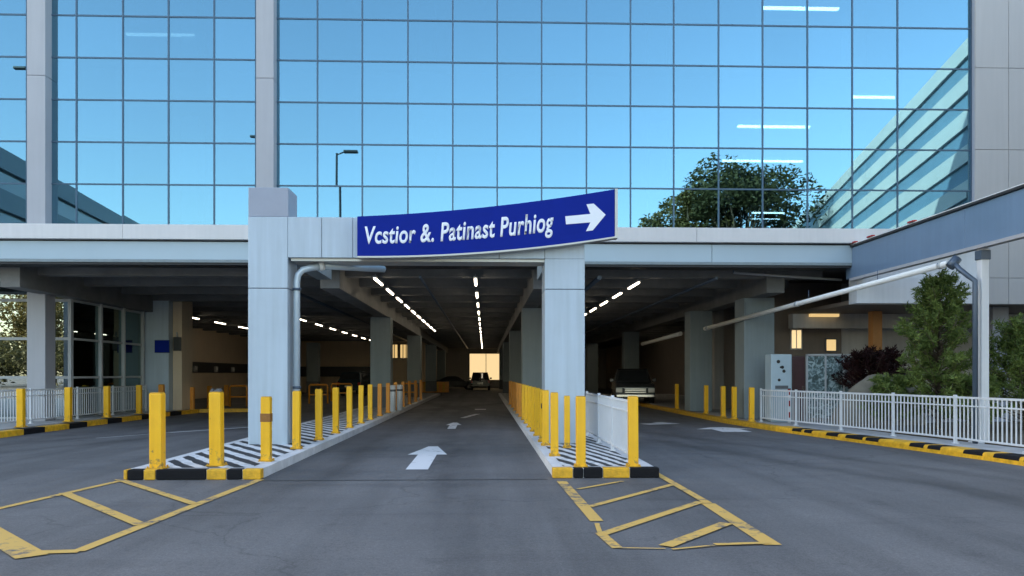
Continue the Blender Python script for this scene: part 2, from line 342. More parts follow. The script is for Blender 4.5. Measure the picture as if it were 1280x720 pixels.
def G(px, py, z=0): p = at(px, py, Z=z); return (p.x, p.y)
ZL = .008
def hatch(name, lines, label):
    b = MB(); z = ZL
    for i, (p, q, w) in enumerate(lines): b.ground_line(G(*p), G(*q), w*.86, ZL+.0012*(i%6))
    o = b.build(name, 'liney'); tag(o, label, 'road marking', 'yellow hatched box markings')
hatch('hatch_marking', [((-40,645),(157,600),.13), ((325,600),(97,690),.15), ((100,690),(22,692),.16), ((40,697),(-30,655),.30),
      ((80,617),(176,657),.16), ((148,600),(243,631),.14)], 'worn yellow ladder-shaped road marking in front of the left kerbed island')
hatch('hatch_marking', [((702,602),(746,652),.17), ((750,667),(772,686),.12), ((746,655),(750,667),.06), ((772,686),(832,687),.035), ((840,688),(893,683),.05), ((802,582),(885,630),.13), ((885,630),(966,682),.2),
      ((722,612),(778,602),.09), ((737,634),(842,606),.12), ((752,669),(876,628),.14), ((832,684),(908,655),.17), ((893,682),(962,680),.10)], 'worn yellow hatched road marking with faded tip in front of the right kerbed island')

def arrow(cx, cy, L, W, label, skew=.0, m='linew'):
    b = MB(); hl = L*.42; hw = W/2; sw = W*.24
    P = [(-sw,-L/2),(sw,-L/2),(sw,L/2-hl),(hw,L/2-hl),(sw*.55,L/2),(-sw*.55,L/2),(-hw,L/2-hl),(-sw,L/2-hl)]
    P = [(cx+x+skew*y, cy+y, ZL) for x, y in P]
    f = b.bm.faces.new([b.bm.verts.new(p) for p in P])
    return tag(b.build('lane_arrow', m), label, 'road arrow', 'white arrows painted on the lanes')
arrow(-1.14, 15.6, 4.3, .78, 'large white painted arrow pointing ahead in the middle of the central lane')
arrow(-.98, 25.0, 3.0, .5, 'worn white painted arrow further inside the central lane, just under the garage roof')
arrow(7.0, 22.9, 1.9, 1.7, 'worn white painted arrow on the right lane, the nearer of the two marks there')
b = MB()
for k in range(3): b.ground_line((-.82+.12*k, 29.3+.8*k), (-.6+.16*k, 30.4+.9*k), .20, ZL)
b.ground_line((-.45,36.5),(.05,36.5),.8,ZL); tag(b.build('painted_lettering', 'linew'), 'small worn white paint marks deep in the central garage lane', 'road marking')
b = MB(); b.ground_line((5.1,25.4),(6.2,25.9),.55,ZL); b.ground_line((5.6,26.2),(6.0,26.4),.3,ZL+.001); tag(b.build('painted_patch', 'linew'), 'worn white paint mark in the right lane just inside the garage', 'road marking')
b = MB(); b.ground_line(G(212,541), G(315,534), .13, ZL); b.ground_line(G(120,548), G(212,541), .05, ZL); tag(b.build('stop_line', 'linew'), 'thin faded white line across the left lane beyond the left island', 'road marking')

# ------------------------------------------------------------------ kerbs / islands
def kerb_run(pts, w, h, blocks, mats, name, bev=.03, toponly=False):
    """pts: polyline on the road-side face; the kerb lies to the left of its direction"""
    b = MB(); segs = []
    P = [Vector((x, y, 0)) for x, y in pts]
    def pos(s):
        for a, c in zip(P, P[1:]):
            l = (c-a).length
            if s <= l+1e-6: return a+(c-a)*(s/l), (c-a).normalized()
            s -= l
        return P[-1], (P[-1]-P[-2]).normalized()
    tot = sum((c-a).length for a, c in zip(P, P[1:])); s = 0; i = 0
    cut = []
    while s < tot-1e-3:
        l = blocks[i%len(blocks)][0]*random.uniform(.85, 1.15); cut.append((s, min(tot, s+l), blocks[i%len(blocks)][1])); s += l; i += 1
    prof = [(0,0),(0,h*.5),(0,h-bev),(bev*.35,h-bev*.3),(bev,h),(w,h),(w,0)]
    def ring(s, g=0):
        p, d = pos(s); n = Vector((-d.y, d.x, 0)); return [b.bm.verts.new(p+n*u+Vector((0,0,v))) for u, v in prof]
    for s0, s1, mi in cut:
        k = max(1, int((s1-s0)/.35)); rr = [ring(s0+(s1-s0)*j/k) for j in range(k+1)]
        for a, c in zip(rr, rr[1:]):
            for q in range(len(prof)-1):
                f = b.bm.faces.new((a[q], c[q], c[q+1], a[q+1])); f.material_index = (0 if (toponly and q == 0) else mi)
        for e in (rr[0], rr[-1]): b.bm.faces.new(e).material_index = mi
    return b.build(name, mats)
# left pavement
LK = [(-12.5,60),(-12.5,8)]
tag(kerb_run([(-12.2,33.6),(-12.45,31),(-12.5,24),(-12.5,4)], .32, .15, [(1.5,1),(1.05,0)], ['kerbblack','kerbyellow'], 'left_kerb'), kind='structure')
b = MB(); b.prism([(-12.8,4),(-12.8,24),(-12.75,31),(-12.4,33.6),(-12.4,34.5),(-60,34.5),(-60,4)], 0, .146); tag(b.build('left_pavement', 'kerbconc'), kind='structure')
tag(kerb_run([(-9.0,35.2),(-12.2,34.0),(-12.2,33.7)], .3, .15, [(2,0)], ['plate'], 'side_kerb'), kind='structure')
# right pavement
RK = [(9.9,4),(9.6,11),(9.35,14.2),(8.95,17.0),(8.6,19.2),(8.15,22.2),(7.85,26),(7.85,34),(7.85,60)]
RKr = RK
def offs(P, d): 
    out = []
    for i, p in enumerate(P):
        a = Vector(P[max(0,i-1)]); c = Vector(P[min(len(P)-1,i+1)]); t = (c-a).normalized(); out.append((p[0]+t.y*d, p[1]-t.x*d))
    return out
tag(kerb_run(list(reversed(RK[5:])), .3, .14, [(3,0)], ['plate'], 'inner_right_kerb'), kind='structure')
tag(kerb_run(list(reversed(RK[:6])), .42, .15, [(.9,0),(.5,1),(.12,0),(.35,1),(.7,0),(.5,1),(.3,0),(.6,1),(.1,0),(.5,1)], ['kerbyellow','kerbblack'], 'right_kerb', .05, True), kind='structure')
o1 = offs(RK, .25)
b = MB(); b.prism(o1+[(14,60),(14,28.4),(40,28.4),(40,4)], 0, .136); tag(b.build('right_pavement', 'kerbconc'), kind='structure')
b = MB(); b.prism([(10.9,4),(10.75,15),(10.2,18.6),(10.0,21.6),(14,23.4),(40,23.4),(40,4)], .1, .19, bev=.02); tag(b.build('planting_bed', 'soil'), kind='structure')

def island(name, x0, x1, y0, y1, zeb, label, laneside, blocks):
    root = empty(name, (0,0,0)); r = .1
    # body with rounded near corners
    def corner(cx, cy, a0, a1, rr): return [(cx+rr*math.cos(a0+(a1-a0)*k/6), cy+rr*math.sin(a0+(a1-a0)*k/6)) for k in range(7)]
    out = corner(x0+r, y0+r, math.pi, 1.5*math.pi, r)+corner(x1-r*.3, y0+r*.3, 1.5*math.pi, 2*math.pi, r*.3)+[(x1,y1),(x0,y1)]
    b = MB(); b.prism(out, 0, .15, bev=.018); b.build('kerb', 'kerbwhite', root)
    m = .17; ins = [(x0+m, y0+m+.1),(x1-m-.04, y0+m+.1),(x1-m-.04, y1),(x0+m, y1)]
    b = MB(); b.quad([(x, y, .154) for x, y in ins]); b.build('zebra_paint', zeb, root)
    # painted blocks bolted along the near edge, each a block of its own
    for (a, c, k) in blocks:
        b = MB(); b.box(a+.004, c-.004, y0-.03, y0+.16, .002, .158, .02); o = b.build('kerb_block', k, root, origin=((a+c)/2, y0, 0))
        tag(o, 'yellow painted kerb block' if 'yellow' in k else 'black painted kerb block')
    root['label'] = label; root['category'] = 'traffic island'; root['group'] = 'kerbed islands between the lanes'
    return root
island('traffic_island', -5.45, -3.42, 12.3, 62, 'zebraL', 'left kerbed island with diagonal black and white stripes, under left portal column', 'r',
       [(-5.46,-5.40,'kerbyellow'),(-5.40,-5.16,'kerbblack'),(-5.16,-4.98,'kerbyellow'),(-4.98,-4.22,'kerbblack'),(-4.22,-3.92,'kerbyellow'),(-3.92,-3.68,'kerbblack'),(-3.68,-3.40,'kerbyellow')])
island('traffic_island', 1.06, 2.66, 12.3, 62, 'zebraR', 'right kerbed island with wavy black and white stripes beneath white railing', 'l',
       [(1.04,1.36,'kerbyellow'),(1.36,1.52,'kerbblack'),(1.52,1.82,'kerbblack'),(1.82,2.24,'kerbyellow'),(2.24,2.70,'kerbblack')])

# ------------------------------------------------------------------ bollards
def make_bollard(m, w, h, bits=True):
    b = MB(); b.box(-w/2, w/2, -w/2, w/2, 0, h, w*.10, seg=2); o = b.build('bollard', m)
    b = MB(); b.box(-w*.44, w*.44, -w*.44, w*.44, h-.004, h+.012, .005); b.build('cap', 'plate', o)
    b = MB(); q = w*.72; b.box(-q, q, -q, q, 0, .018, .004)
    for sx in (-1,1):
        for sy in (-1,1): b.tube([(sx*q*.8, sy*q*.8, .015), (sx*q*.8, sy*q*.8, .045)], .014, 6)
    b.build('base_plate', 'plate', o)
    return o
protoB = {}
def bollard(x, y, z, label, group, m='bollard', w=.22, h=1.12, rz=0.0):
    k = (m, w, h)
    if k not in protoB: protoB[k] = o = make_bollard(m, w, h)
    else: o = copy_tree(protoB[k])
    o.location = (x, y, z); o.rotation_euler = (random.uniform(-.006,.006), random.uniform(-.006,.006), rz+random.uniform(-.03,.03))
    return tag(o, label, 'bollard', group)
gI = 'yellow bollards on the kerbed islands'
o = bollard(XA(197,12.5), 12.5, .15, 'leftmost big yellow bollard at the blunt end of the left striped island', gI, w=.185, h=1.16)
o = bollard(XA(271,12.85), 12.85, .15, 'big yellow bollard with rough torn top, middle of three on the left striped island', gI, w=.185, h=1.165)
b = MB()
for k in range(8):
    x = -.08+.02*k; b.box(x, x+.02, -.06, .03, 1.165, 1.18+random.uniform(.0,.05), .003)
rt = b.build('torn_cap', 'base', o)
o = bollard(XA(333,13.5), 13.5, .15, 'yellow bollard with brown band, just in front of the left portal column', gI, w=.155, h=1.07)
b = MB(); b.box(-.081,.081,-.081,.081,.66,.80); b.build('reflective_band', 'bandbrown', o)
for i, y in enumerate([15.7,17.8,19.8,21.8,23.8,25.7]):
    bollard(-3.66, y, .15, f'{ORD[i]} slim yellow bollard of the row along the left edge of the central lane', gI, w=.14)
for i, y in enumerate([28,30.4,33,36,39,42.5,46]):
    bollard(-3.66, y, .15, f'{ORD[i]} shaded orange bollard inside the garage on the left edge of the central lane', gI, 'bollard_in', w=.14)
ys = [14.2,16.3,17.2,18.9,20.3,21.9,23.6,25.4]
for i, y in enumerate(ys):
    o = bollard(1.24, y, .15, f'{ORD[i]} yellow bollard of the tight row along the right edge of the central lane', gI, w=.135)
    if i == 2:
        b = MB(); b.box(-.04,.03,-.09,-.066,.72,.83,.01); b.build('reflector_hole', 'black', o)
for i, y in enumerate([27.4,29.6,32,35,38.5]):
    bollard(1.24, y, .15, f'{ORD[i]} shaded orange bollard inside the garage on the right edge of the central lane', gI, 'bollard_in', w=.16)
bollard(XA(726,12.5), 12.5, .15, 'big yellow bollard at the left front of the right striped island', gI, w=.145, h=1.10)
bollard(XA(791.5,12.5), 12.5, .15, 'big yellow bollard at the right front corner of right striped island, beside white railing', gI, w=.15, h=1.10)
bollard(XA(707,16.05), 15.75, .15, 'lone slim yellow bollard on right striped island in front of portal column', gI, w=.11, h=1.02)
gL = 'yellow bollards along the left pavement'
for i, (px, y) in enumerate([(35,22.4),(92,24.9),(137,27.4),(175,29.9)]):
    bollard(-12.72, y, .15, f'yellow bollard on left pavement before the white railing, {["leftmost","second from left","third from left","rightmost"][i]}', gL, w=.17, h=1.05)
gD = 'dim orange bollards inside the garage'
for i, (px, y) in enumerate([(202,31.5),(240,34),(262,38),(283,41)]):
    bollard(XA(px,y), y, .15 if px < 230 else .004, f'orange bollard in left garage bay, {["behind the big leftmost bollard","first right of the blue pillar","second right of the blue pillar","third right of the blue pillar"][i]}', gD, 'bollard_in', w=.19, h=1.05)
gR = 'yellow bollards by the right pavement'
for i, (x, y) in enumerate([(8.22,24.4),(8.12,25.8),(8.12,27.0),(8.2,29.4),(8.12,33.6)]):
    bollard(x, y, .14, f'yellow bollard on right kerb, {["at the end of the white railing","second from the railing end","third from the railing end","in front of the round-edged concrete column","farthest from the railing"][i]}' if i != 3 else 'yellow bollard at the foot of the middle concrete column on the right', gR, 'bollard', w=.14, h=1.05)
for i, (px, y) in enumerate([(486,31.5),(495,32.5)]):
    b = MB(); b.tube([(0,0,0),(0,0,1.0),(0,0,1.03)], [.12,.12,.07], 14)
    o = b.build('grey_post', 'fence'); o.location = (XA(px,y)+.15, y, .15)
    b = MB(); b.tube([(0,0,.78),(0,0,.86)], [.123,.123], 14); b.build('band', 'base', o)
    tag(o, f'pale grey round post beside left inner column, {"left" if i==0 else "right"} one of the pair', 'post', 'pale posts in the garage')

# ------------------------------------------------------------------ fences
def picket_fence(pts, z, h, sp, label, pw=.018, mid=True, thick=.03, postw=.06, solid=False):
    root = empty('railing', (pts[0][0], pts[0][1], z)); O = Vector((pts[0][0], pts[0][1], z))
    for i, p in enumerate(pts):
        b = MB(); b.box(-postw/2, postw/2, -postw/2, postw/2, 0, h+.03, .006)
        b.box(-postw*.9, postw*.9, -postw*.9, postw*.9, 0, .02, .003)
        o = b.build('post', 'fence', root); o.location = Vector((p[0], p[1], z))-O
    for p, q in zip(pts, pts[1:]):
        p = Vector((p[0], p[1], 0)); q = Vector((q[0], q[1], 0)); L = (q-p).length; ang = math.atan2(q.y-p.y, q.x-p.x)
        b = MB(); b.box(postw/2, L-postw/2, -thick/2, thick/2, h-.045, h, .005)
        if mid: b.box(postw/2, L-postw/2, -thick/2, thick/2, h-.21, h-.18, .004)
        b.box(postw/2, L-postw/2, -thick/2, thick/2, .10, .14, .004)
        n = max(1, round((L-postw)/sp))
        for k in range(1, n):
            x = postw/2+(L-postw)*k/n; b.box(x-pw/2, x+pw/2, -.009, .009, .138, h-.04)
        if solid: b.box(postw/2+.02, L-postw/2-.02, .012, .018, .16, h-.23)
        o = b.build('picket_panel', 'fence', root); o.location = Vector((p.x, p.y, z))-O; o.rotation_euler = (0,0,ang)
    return tag(root, label, 'railing', 'white metal railings')
picket_fence([(8.55,24.5),(8.9,22.6),(9.3,20.6),(9.65,18.6),(9.95,16.6),(10.12,14.6),(10.2,12.4),(10.25,10)], .138, 1.0, .125, 'long white picket railing along the right pavement in front of the green tree', pw=.026)
picket_fence([(-13.35,19),(-13.35,21.3),(-13.35,24.0),(-13.35,26.7),(-13.35,29.2),(-13.35,32)], .146, 1.02, .14, 'white picket railing along the left pavement in front of the dark glazing', pw=.024, solid=False)
picket_fence([(2.42,13.3),(2.42,15.1),(2.42,16.9),(2.42,18.9)], .152, 1.02, .115, 'short white railing of close pickets on the right striped island', pw=.045)
# solid back sheets fixed to the left railing
# ------------------------------------------------------------------ entrance portal
cx0, cx1 = XA(310,16.7), XA(359.5,16.7); dx0, dx1 = XA(681,16.7), XA(731,16.7)
zt, zb = 4.86, 4.02
root = empty('entrance_portal', ((cx0+cx1)/2, 16.7, .15)); PO = Vector(root.location)
def part(b, name, m, r=None, O=None):
    o = b.build(name, m, r if r else root); o.location = -(O if O is not None else PO); return o
for (a, c) in ((cx0, cx1), (dx0, dx1)):
    b = MB(); zz = [.15, 3.385, zb] if True else None
    b.box(a, c, 16.7, 17.55, .15, 3.375, .012); b.box(a, c, 16.7, 17.55, 3.387, zb if a > 0 else zt, .012); b.box(a+.02, c-.02, 16.72, 17.53, .15, zb, 0, 1)
    part(b, 'column', ['portal','dark'])
seams = [cx1, XA(402,16.7), XA(441,16.7), -1.0, .3, dx0, dx1]
b = MB()
for a, c in zip(seams, seams[1:]): b.box(a+.004, c-.004, 16.7, 17.55, zb+(.001 if c<dx1+.01 else 0), zt, .01)
b.box(cx1, dx1-.02, 16.72, 17.53, zb+.01, zt-.01, 0, 1); part(b, 'header', ['portal','dark'])
b = MB(); b.box(cx0, cx1+.01, 16.72, 17.5, zt+.004, 5.47, .012); part(b, 'cap_block', 'capbox')
b = MB(); b.box(cx1+.05, dx0, 16.78, 17.45, zb-.06, zb-.004); part(b, 'soffit_trim', 'signtrim')
for xx in ((cx0+cx1)/2, (dx0+dx1)/2):
    b = MB(); b.box(xx-.2, xx+.2, 17.55, 22.55, 4.25, 4.8, .01); part(b, 'tie_beam', 'colm')
tag(root, 'pale blue-grey entrance portal, two square columns and a header over the central lane', 'portal')
# downpipe
b = MB(); xp = XA(367,16.75)+.02
b.tube([(xp,16.95,.15),(xp,16.95,3.55),(xp+.03,16.95,3.70),(xp+.12,16.97,3.80),(xp+.25,17.0,3.84),(XA(402,17.1),17.1,3.90)], .07, 14)
o = b.build('downpipe', 'pipe')
b = MB()
for z in (1.3, 3.36): b.tube([(xp,16.95,z),(xp,16.95,z+.05)], .092, 14)
b.build('clamp', 'pipedark', o)
b = MB(); b.tube([(XA(399,17.1),17.08,3.885),(XA(404,17.1),17.12,3.915)], .10, 14); b.build('coupling', 'pipewhite', o)
b = MB(); b.tube([(XA(404,17.1),17.12,3.91),(XA(480,18.2),18.2,3.98)], .075, 12); b.build('branch_pipe', 'pipe', o)
tag(o, 'pale blue round downpipe with elbow at the top beside the left portal column', 'downpipe')

# ------------------------------------------------------------------ sign
SY = 16.45
sx0, sx1 = XA(446.5, SY), XA(768.5, SY)
def zc(px_y): return EYE+(468-px_y)/1000*SY
topP = [(446.5,270.5),(500,269.2),(560,264.5),(620,257.5),(700,246.5),(768.5,236.5)]
botP = [(446.5,320),(500,319.5),(560,317.5),(620,313.5),(700,305.5),(768.5,295.5)]
def curve(P, x):
    for (a, ya), (c, yc) in zip(P, P[1:]):
        if x <= c+1e-6: 
            t = (x-a)/(c-a); return ya+(yc-ya)*t
    return P[-1][1]
def quadfit(P):
    # smooth parabola through first, middle, last
    (x0,y0),(x1,y1),(x2,y2) = P[0], P[3], P[-1]
    def f(x): return y0*(x-x1)*(x-x2)/((x0-x1)*(x0-x2))+y1*(x-x0)*(x-x2)/((x1-x0)*(x1-x2))+y2*(x-x0)*(x-x1)/((x2-x0)*(x2-x1))
    return f
ft, fb = quadfit(topP), quadfit(botP)
def dep(px): d = FW + RT*((px-640)/1000.0); return SY/d.y      # forward distance factor
def tz(px): return EYE+(468-ft(px))/1000*dep(px)
def bz(px): return EYE+(468-fb(px))/1000*dep(px)
NS = 48; 
b = MB(); f1=[];f2=[];k1=[];k2=[]
for i in range(NS+1):
    px = 446.5+322*i/NS; x = XA(px, SY)
    f1.append(b.bm.verts.new((x,SY,tz(px)))); f2.append(b.bm.verts.new((x,SY,bz(px)))); k1.append(b.bm.verts.new((x,SY+.2,tz(px)))); k2.append(b.bm.verts.new((x,SY+.2,bz(px))))
for i in range(NS):
    b.bm.faces.new((f1[i],f1[i+1],f2[i+1],f2[i])); b.bm.faces.new((k1[i],k2[i],k2[i+1],k1[i+1]))
    b.bm.faces.new((f1[i],k1[i],k1[i+1],f1[i+1])); b.bm.faces.new((f2[i],f2[i+1],k2[i+1],k2[i]))
b.bm.faces.new((f1[0],f2[0],k2[0],k1[0])); b.bm.faces.new((f1[-1],k1[-1],k2[-1],f2[-1]))
sign = b.build('parking_sign', 'signblue', origin=(sx0,SY,tz(446.5)))
SO = Vector(sign.location)
b = MB()     # trim below and at the right end
for i in range(NS):
    pa = 446.5+322*i/NS; pb = 446.5+322*(i+1)/NS; xa, xb = XA(pa,SY), XA(pb,SY)
    za, zb_ = bz(pa)-.002, bz(pb)-.002; h = .035
    V = [(xa,SY-.02,za),(xb,SY-.02,zb_),(xb,SY-.02,zb_-h),(xa,SY-.02,za-h)]; W = [(x,SY+.22,z) for x,_,z in V]
    b.quad(V); b.quad(list(reversed(W))); b.quad([V[0],W[0],W[1],V[1]]); b.quad([V[3],V[2],W[2],W[3]])
b.box(sx1+.002, sx1+.06, SY-.02, SY+.22, bz(768.5)-.037, tz(768.5)+.005)
o = b.build('trim', 'signtrim', sign); o.location = -SO
def text_obj(body, px0, px1, name, italic=.12):
    cu = bpy.data.curves.new('txt', 'FONT'); cu.body = body; cu.size = 1; cu.shear = italic; cu.offset = .022; cu.extrude = 0; cu.resolution_u = 6; cu.space_character = 1.06
    to = bpy.data.objects.new('txt', cu); COL.objects.link(to)
    dg = bpy.context.evaluated_depsgraph_get(); me = bpy.data.meshes.new_from_object(to.evaluated_get(dg)); bpy.data.objects.remove(to)
    bm = bmesh.new(); bm.from_mesh(me)
    bmesh.ops.subdivide_edges(bm, edges=[e for e in bm.edges if e.calc_length() > .25], cuts=2)
    xs = [v.co.x for v in bm.verts]; mn, mxx = min(xs), max(xs)
    X0, X1 = XA(px0,SY), XA(px1,SY); s = (X1-X0)/(mxx-mn)
    for v in bm.verts:
        x = X0+(v.co.x-mn)*s; t = (x-sx0)/(sx1-sx0); px = 446.5+322*t
        zz0 = bz(px)+(tz(px)-bz(px))*.315; hgt = (tz(px)-bz(px))*.60
        v.co = Vector((x, SY-.008, zz0+v.co.y*hgt))
    ext = bmesh.ops.extrude_face_region(bm, geom=bm.faces[:]); 
    for g_ in ext['geom']:
        if isinstance(g_, bmesh.types.BMVert): g_.co.y += .007
    bmesh.ops.recalc_face_normals(bm, faces=bm.faces[:])
    bm.to_mesh(me); bm.free(); me.materials.clear(); me.materials.append(M['signwhite'])
    for p_ in me.polygons: p_.material_index = 0
    o = bpy.data.objects.new(name, me); COL.objects.link(o); o.parent = sign; o.location = -SO; return o
text_obj('Vcstior &. Patinast Purhiog', 456, 692, 'lettering')
b = MB()
ar = [(706.5,270.5),(738,267.5),(733,255.5),(742,254.5),(757,268.5),(741,288),(732.5,289),(738,278),(707.5,280.5)]
P = []
for (px, py) in ar: p = at(px, py, Y=SY); P.append((p.x, p.z))
va = [b.bm.verts.new((x,SY-.010,z)) for x, z in P]; vb = [b.bm.verts.new((x,SY-.001,z)) for x, z in P]
b.bm.faces.new(va); b.bm.faces.new(list(reversed(vb)))
for i in range(len(P)): b.bm.faces.new((va[i],vb[i],vb[(i+1)%len(P)],va[(i+1)%len(P)]))
o = b.build('arrow', 'signwhite', sign); o.location = -SO
b = MB()
for px in (470, 600, 700):
    x = XA(px, SY); b.box(x-.04, x+.04, SY+.19, 16.71, 4.3, 4.45)
o = b.build('bracket', 'signtrim', sign); o.location = -SO
tag(sign, 'curved dark blue sign with white lettering and right-pointing arrow over the central lane', 'sign')

# ------------------------------------------------------------------ hospital building (upper facade)
bld = empty('hospital_building', (0,23.2,0)); BO = Vector(bld.location)
def bp(b, name, m): o = b.build(name, m, bld); o.location = -BO; return o
FY = 23.2; DZ = 1.2; Z0 = 5.82; NR = 13
XL = XA(0,FY)-1.29*9
cols = []   # (x0,x1)
e0 = [XA(-70,FY)-1.29*k for k in range(14,0,-1)]+[XA(p,FY) for p in (-70,-18,34)]
e1 = [XA(p,FY) for p in (57,96,154,211,268,320)]
e2 = [XA(p,FY) for p in (342,397,453,510,566,621.5,677,733,788,842,898,953,1009,1065,1121.5,1213)]
rows = [Z0+DZ*k for k in range(NR+1)]
vis = []; rest = []
for e in (e0, e1, e2):
    for a, c in zip(e, e[1:]):
        for k in range(NR):
            (vis if (k < 5 and e is not e0) else rest).append((a, c, rows[k], rows[k+1]))
for (a, c, z0, z1) in vis:
    b = MB(); b.box(a+.02, c-.02, -.012, .012, z0+.02, z1-.02)
    o = b.build('window_pane', 'glass', bld); o.location = Vector((0,FY,0))-BO
    # every pane is set a hair out of true, as glazing is
    o.delta_rotation_euler = (0,0,0)
    for v in o.data.vertices: 
        v.co.y += (v.co.z-(z0+z1)/2)*random.Random(int(a*100)+int(z0*10)).uniform(-.0022,.0022)+(v.co.x-(a+c)/2)*random.Random(int(a*77)+int(z0*31)).uniform(-.0022,.0022)
b = MB()
for (a, c, z0, z1) in rest: b.box(a+.02, c-.02, FY-.012, FY+.012, z0+.02, z1-.02)
o = bp(b, 'window_pane', 'glass'); o['kind'] = 'stuff'
ZT = rows[-1]
for e in (e0, e1, e2):
    for x in e:
        b = MB(); b.box(x-.021, x+.021, FY-.035, FY+.09, Z0, ZT); bp(b, 'mullion', 'mullion')
    for z in rows:
        b = MB(); b.box(e[0], e[-1], FY-.03, FY+.085, z-.021, z+.021); bp(b, 'transom', 'mullion')
for (p0, p1, zlow) in ((33.5,56.5,5.78),(320,342,5.78)):
    x0, x1 = XA(p0,22.85), XA(p1,22.85)
    b = MB(); z = zlow
    while z < ZT: z2 = min(ZT, z+4.2 if z > 5 else 5.78); b.box(x0, x1, 22.85, 23.5, z+.004, z2-.004, .015); z = z2
    b.box(x0+.02, x1-.02, 22.88, 23.48, zlow, ZT, 0, 1); bp(b, 'pilaster', ['pilaster','dark'])
# metal panels right of the glass
xr = XA(1214,FY)
gx = [xr, xr+1.0, xr+3.4, xr+5.8, xr+8.2, xr+10.6, xr+13, xr+15.4, xr+17.8, xr+20.2, xr+22.6]
gz = [3.66, 4.43, 5.80, 8.2, 10.6, 13.0, 15.4, 17.8, 20.2, ZT+.2]
b = MB()
for a, c in zip(gx, gx[1:]):
    for z0, z1 in zip(gz, gz[1:]): b.box(a+.006, c-.006, 23.0, 23.3, z0+.006, z1-.006, .006)
b.box(xr, gx[-1], 23.05, 23.28, 3.7, ZT, 0, 1); bp(b, 'metal_cladding', ['greypanel','capbox'])
b = MB()
hz = [10.75, 13.0, xr-.01]
for a, c in zip(hz, hz[1:]):
    b.box(a+.004, c-.004, 22.8, 23.3, 3.66, 4.42, .008); b.box(a+.004, c-.004, 22.9, 23.3, 4.43, 5.30, .008)
bp(b, 'lower_cladding', 'white')
# spandrel bands
sxs = [-34,-29,-24,-19.5,-14.5, XA(318,22.6), XA(890,22.6), 10.68]
b = MB()
xs_ = [-34,-26,-18,-10,-2,6,13.95]
for a, c in zip(xs_, xs_[1:]): b.box(a+.003, c-.003, 22.45, 23.15, 5.345, 5.755, .012)
bp(b, 'fascia_band', 'fascia')
b = MB()
for a, c in zip(sxs, sxs[1:]): b.box(a+.006, c-.006, 22.6, 23.3, 4.80, 5.30, .008)
bp(b, 'spandrel_panel', 'bluepanel')
b = MB(); b.box(-34, 10.68, 22.58, 23.3, 4.72, 4.798, .01); bp(b, 'drip_edge', 'colm')
b = MB(); b.box(-34, 10.68, 22.66, 23.3, 5.30, 5.345); bp(b, 'shadow_joint', 'dark')
b = MB(); b.box(-34, 10.68, 22.62, 23.3, 4.66, 4.718); bp(b, 'lower_joint', 'dark')
# building mass: floors, back, roof (open office behind the glass)
b = MB()
for z in (5.30, 10.35, 14.3, 18.3): b.box(-34, 36, 23.35, 52, z, z+.35)
bp(b, 'floor_slab', 'interior')
b = MB(); b.box(-34, 36, 52, 52.4, 5.3, ZT); b.box(-34.4,-34,23.0,100,0,ZT); b.box(36,36.4,23.0,100,0,ZT); bp(b, 'outer_wall', 'interior')
for x in (-26,-18,-10,-2,6,13): 
    b = MB(); b.box(x-.3, x+.3, 27.5, 28.1, 5.6, ZT); bp(b, 'inner_column', 'greyconc')
b = MB(); b.box(-34.4, 36.4, 23.0, 100, ZT, ZT+.5); b.box(-34.4,36.4,23.0,23.3,ZT+.5,ZT+1.0); bp(b, 'roof', 'greyconc')
b = MB(); b.box(-34.4, 36.4, 99, 99.4, 5.3, ZT); bp(b, 'rear_wall', 'greyconc')
b = MB(); b.box(-66, -34.5, 23.2, 70, .0, ZT+.4); bp(b, 'sun_blocking_wing', 'greypanel')  # out-of-view wing added to keep the low sun off the forecourt
b = MB(); xa_, xb_ = XA(33.5,25.4), XA(56.5,25.4); b.box(xa_, xb_, 25.4, 26.0, .146, 4.66, .015); bp(b, 'pillar', 'pilaster')
tag(bld, 'large modern hospital block with a blue mirrored glass curtain wall and grey metal panels', 'building')
# office strip lights behind the glass
M['faintlamp'] = mat('faint_office_lamp', (.8,.8,.8), .5, emit=(1,.97,.9), estr=.55)
ol = [(158,243,43,27.5,14.25),(953,1048,10,26.2,14.2),(1065,1120,121,24.8,10.25),(922,1012,158,27.7,10.25),(903,1003,201,32.2,10.25),(940,980,266,42.6,10.25),(940,975,273,44.5,10.25)]
names = ['faint long office lamp behind the glass, upper left','topmost long office strip light glowing behind the glass, upper right','short office strip light behind glass nearest the slanting white reflections','long office strip light behind the glass, second from the bottom group','long bright office strip light just over the reflected tree','small office strip light low in the mirrored tree, upper of two','small office strip light low in the mirrored tree, lower of two']
for (p0, p1, py, Y, zc_), lb in zip(ol, names):
    q = at(p0, py, Y=Y); q2 = at(p1, py, Y=Y)
    o = empty('office_light', ((q.x+q2.x)/2, Y, q.z)); w = (q2.x-q.x)/2
    b = MB(); b.box(-w, w, -.07, .07, -.03, .03, .01); b.build('diffuser', 'faintlamp' if p0 < 200 else 'officelamp', o)
    b = MB(); b.box(-w-.03, w+.03, -.09, .09, .03, .08); b.box(-w*.7,-w*.7+.02,-.01,.01,.08,max(.1,zc_-q.z+.05)); b.box(w*.7,w*.7+.02,-.01,.01,.08,max(.1,zc_-q.z+.05)); b.build('housing', 'lightframe', o)
    tag(o, lb, 'ceiling light', 'office strip lights behind the glass')

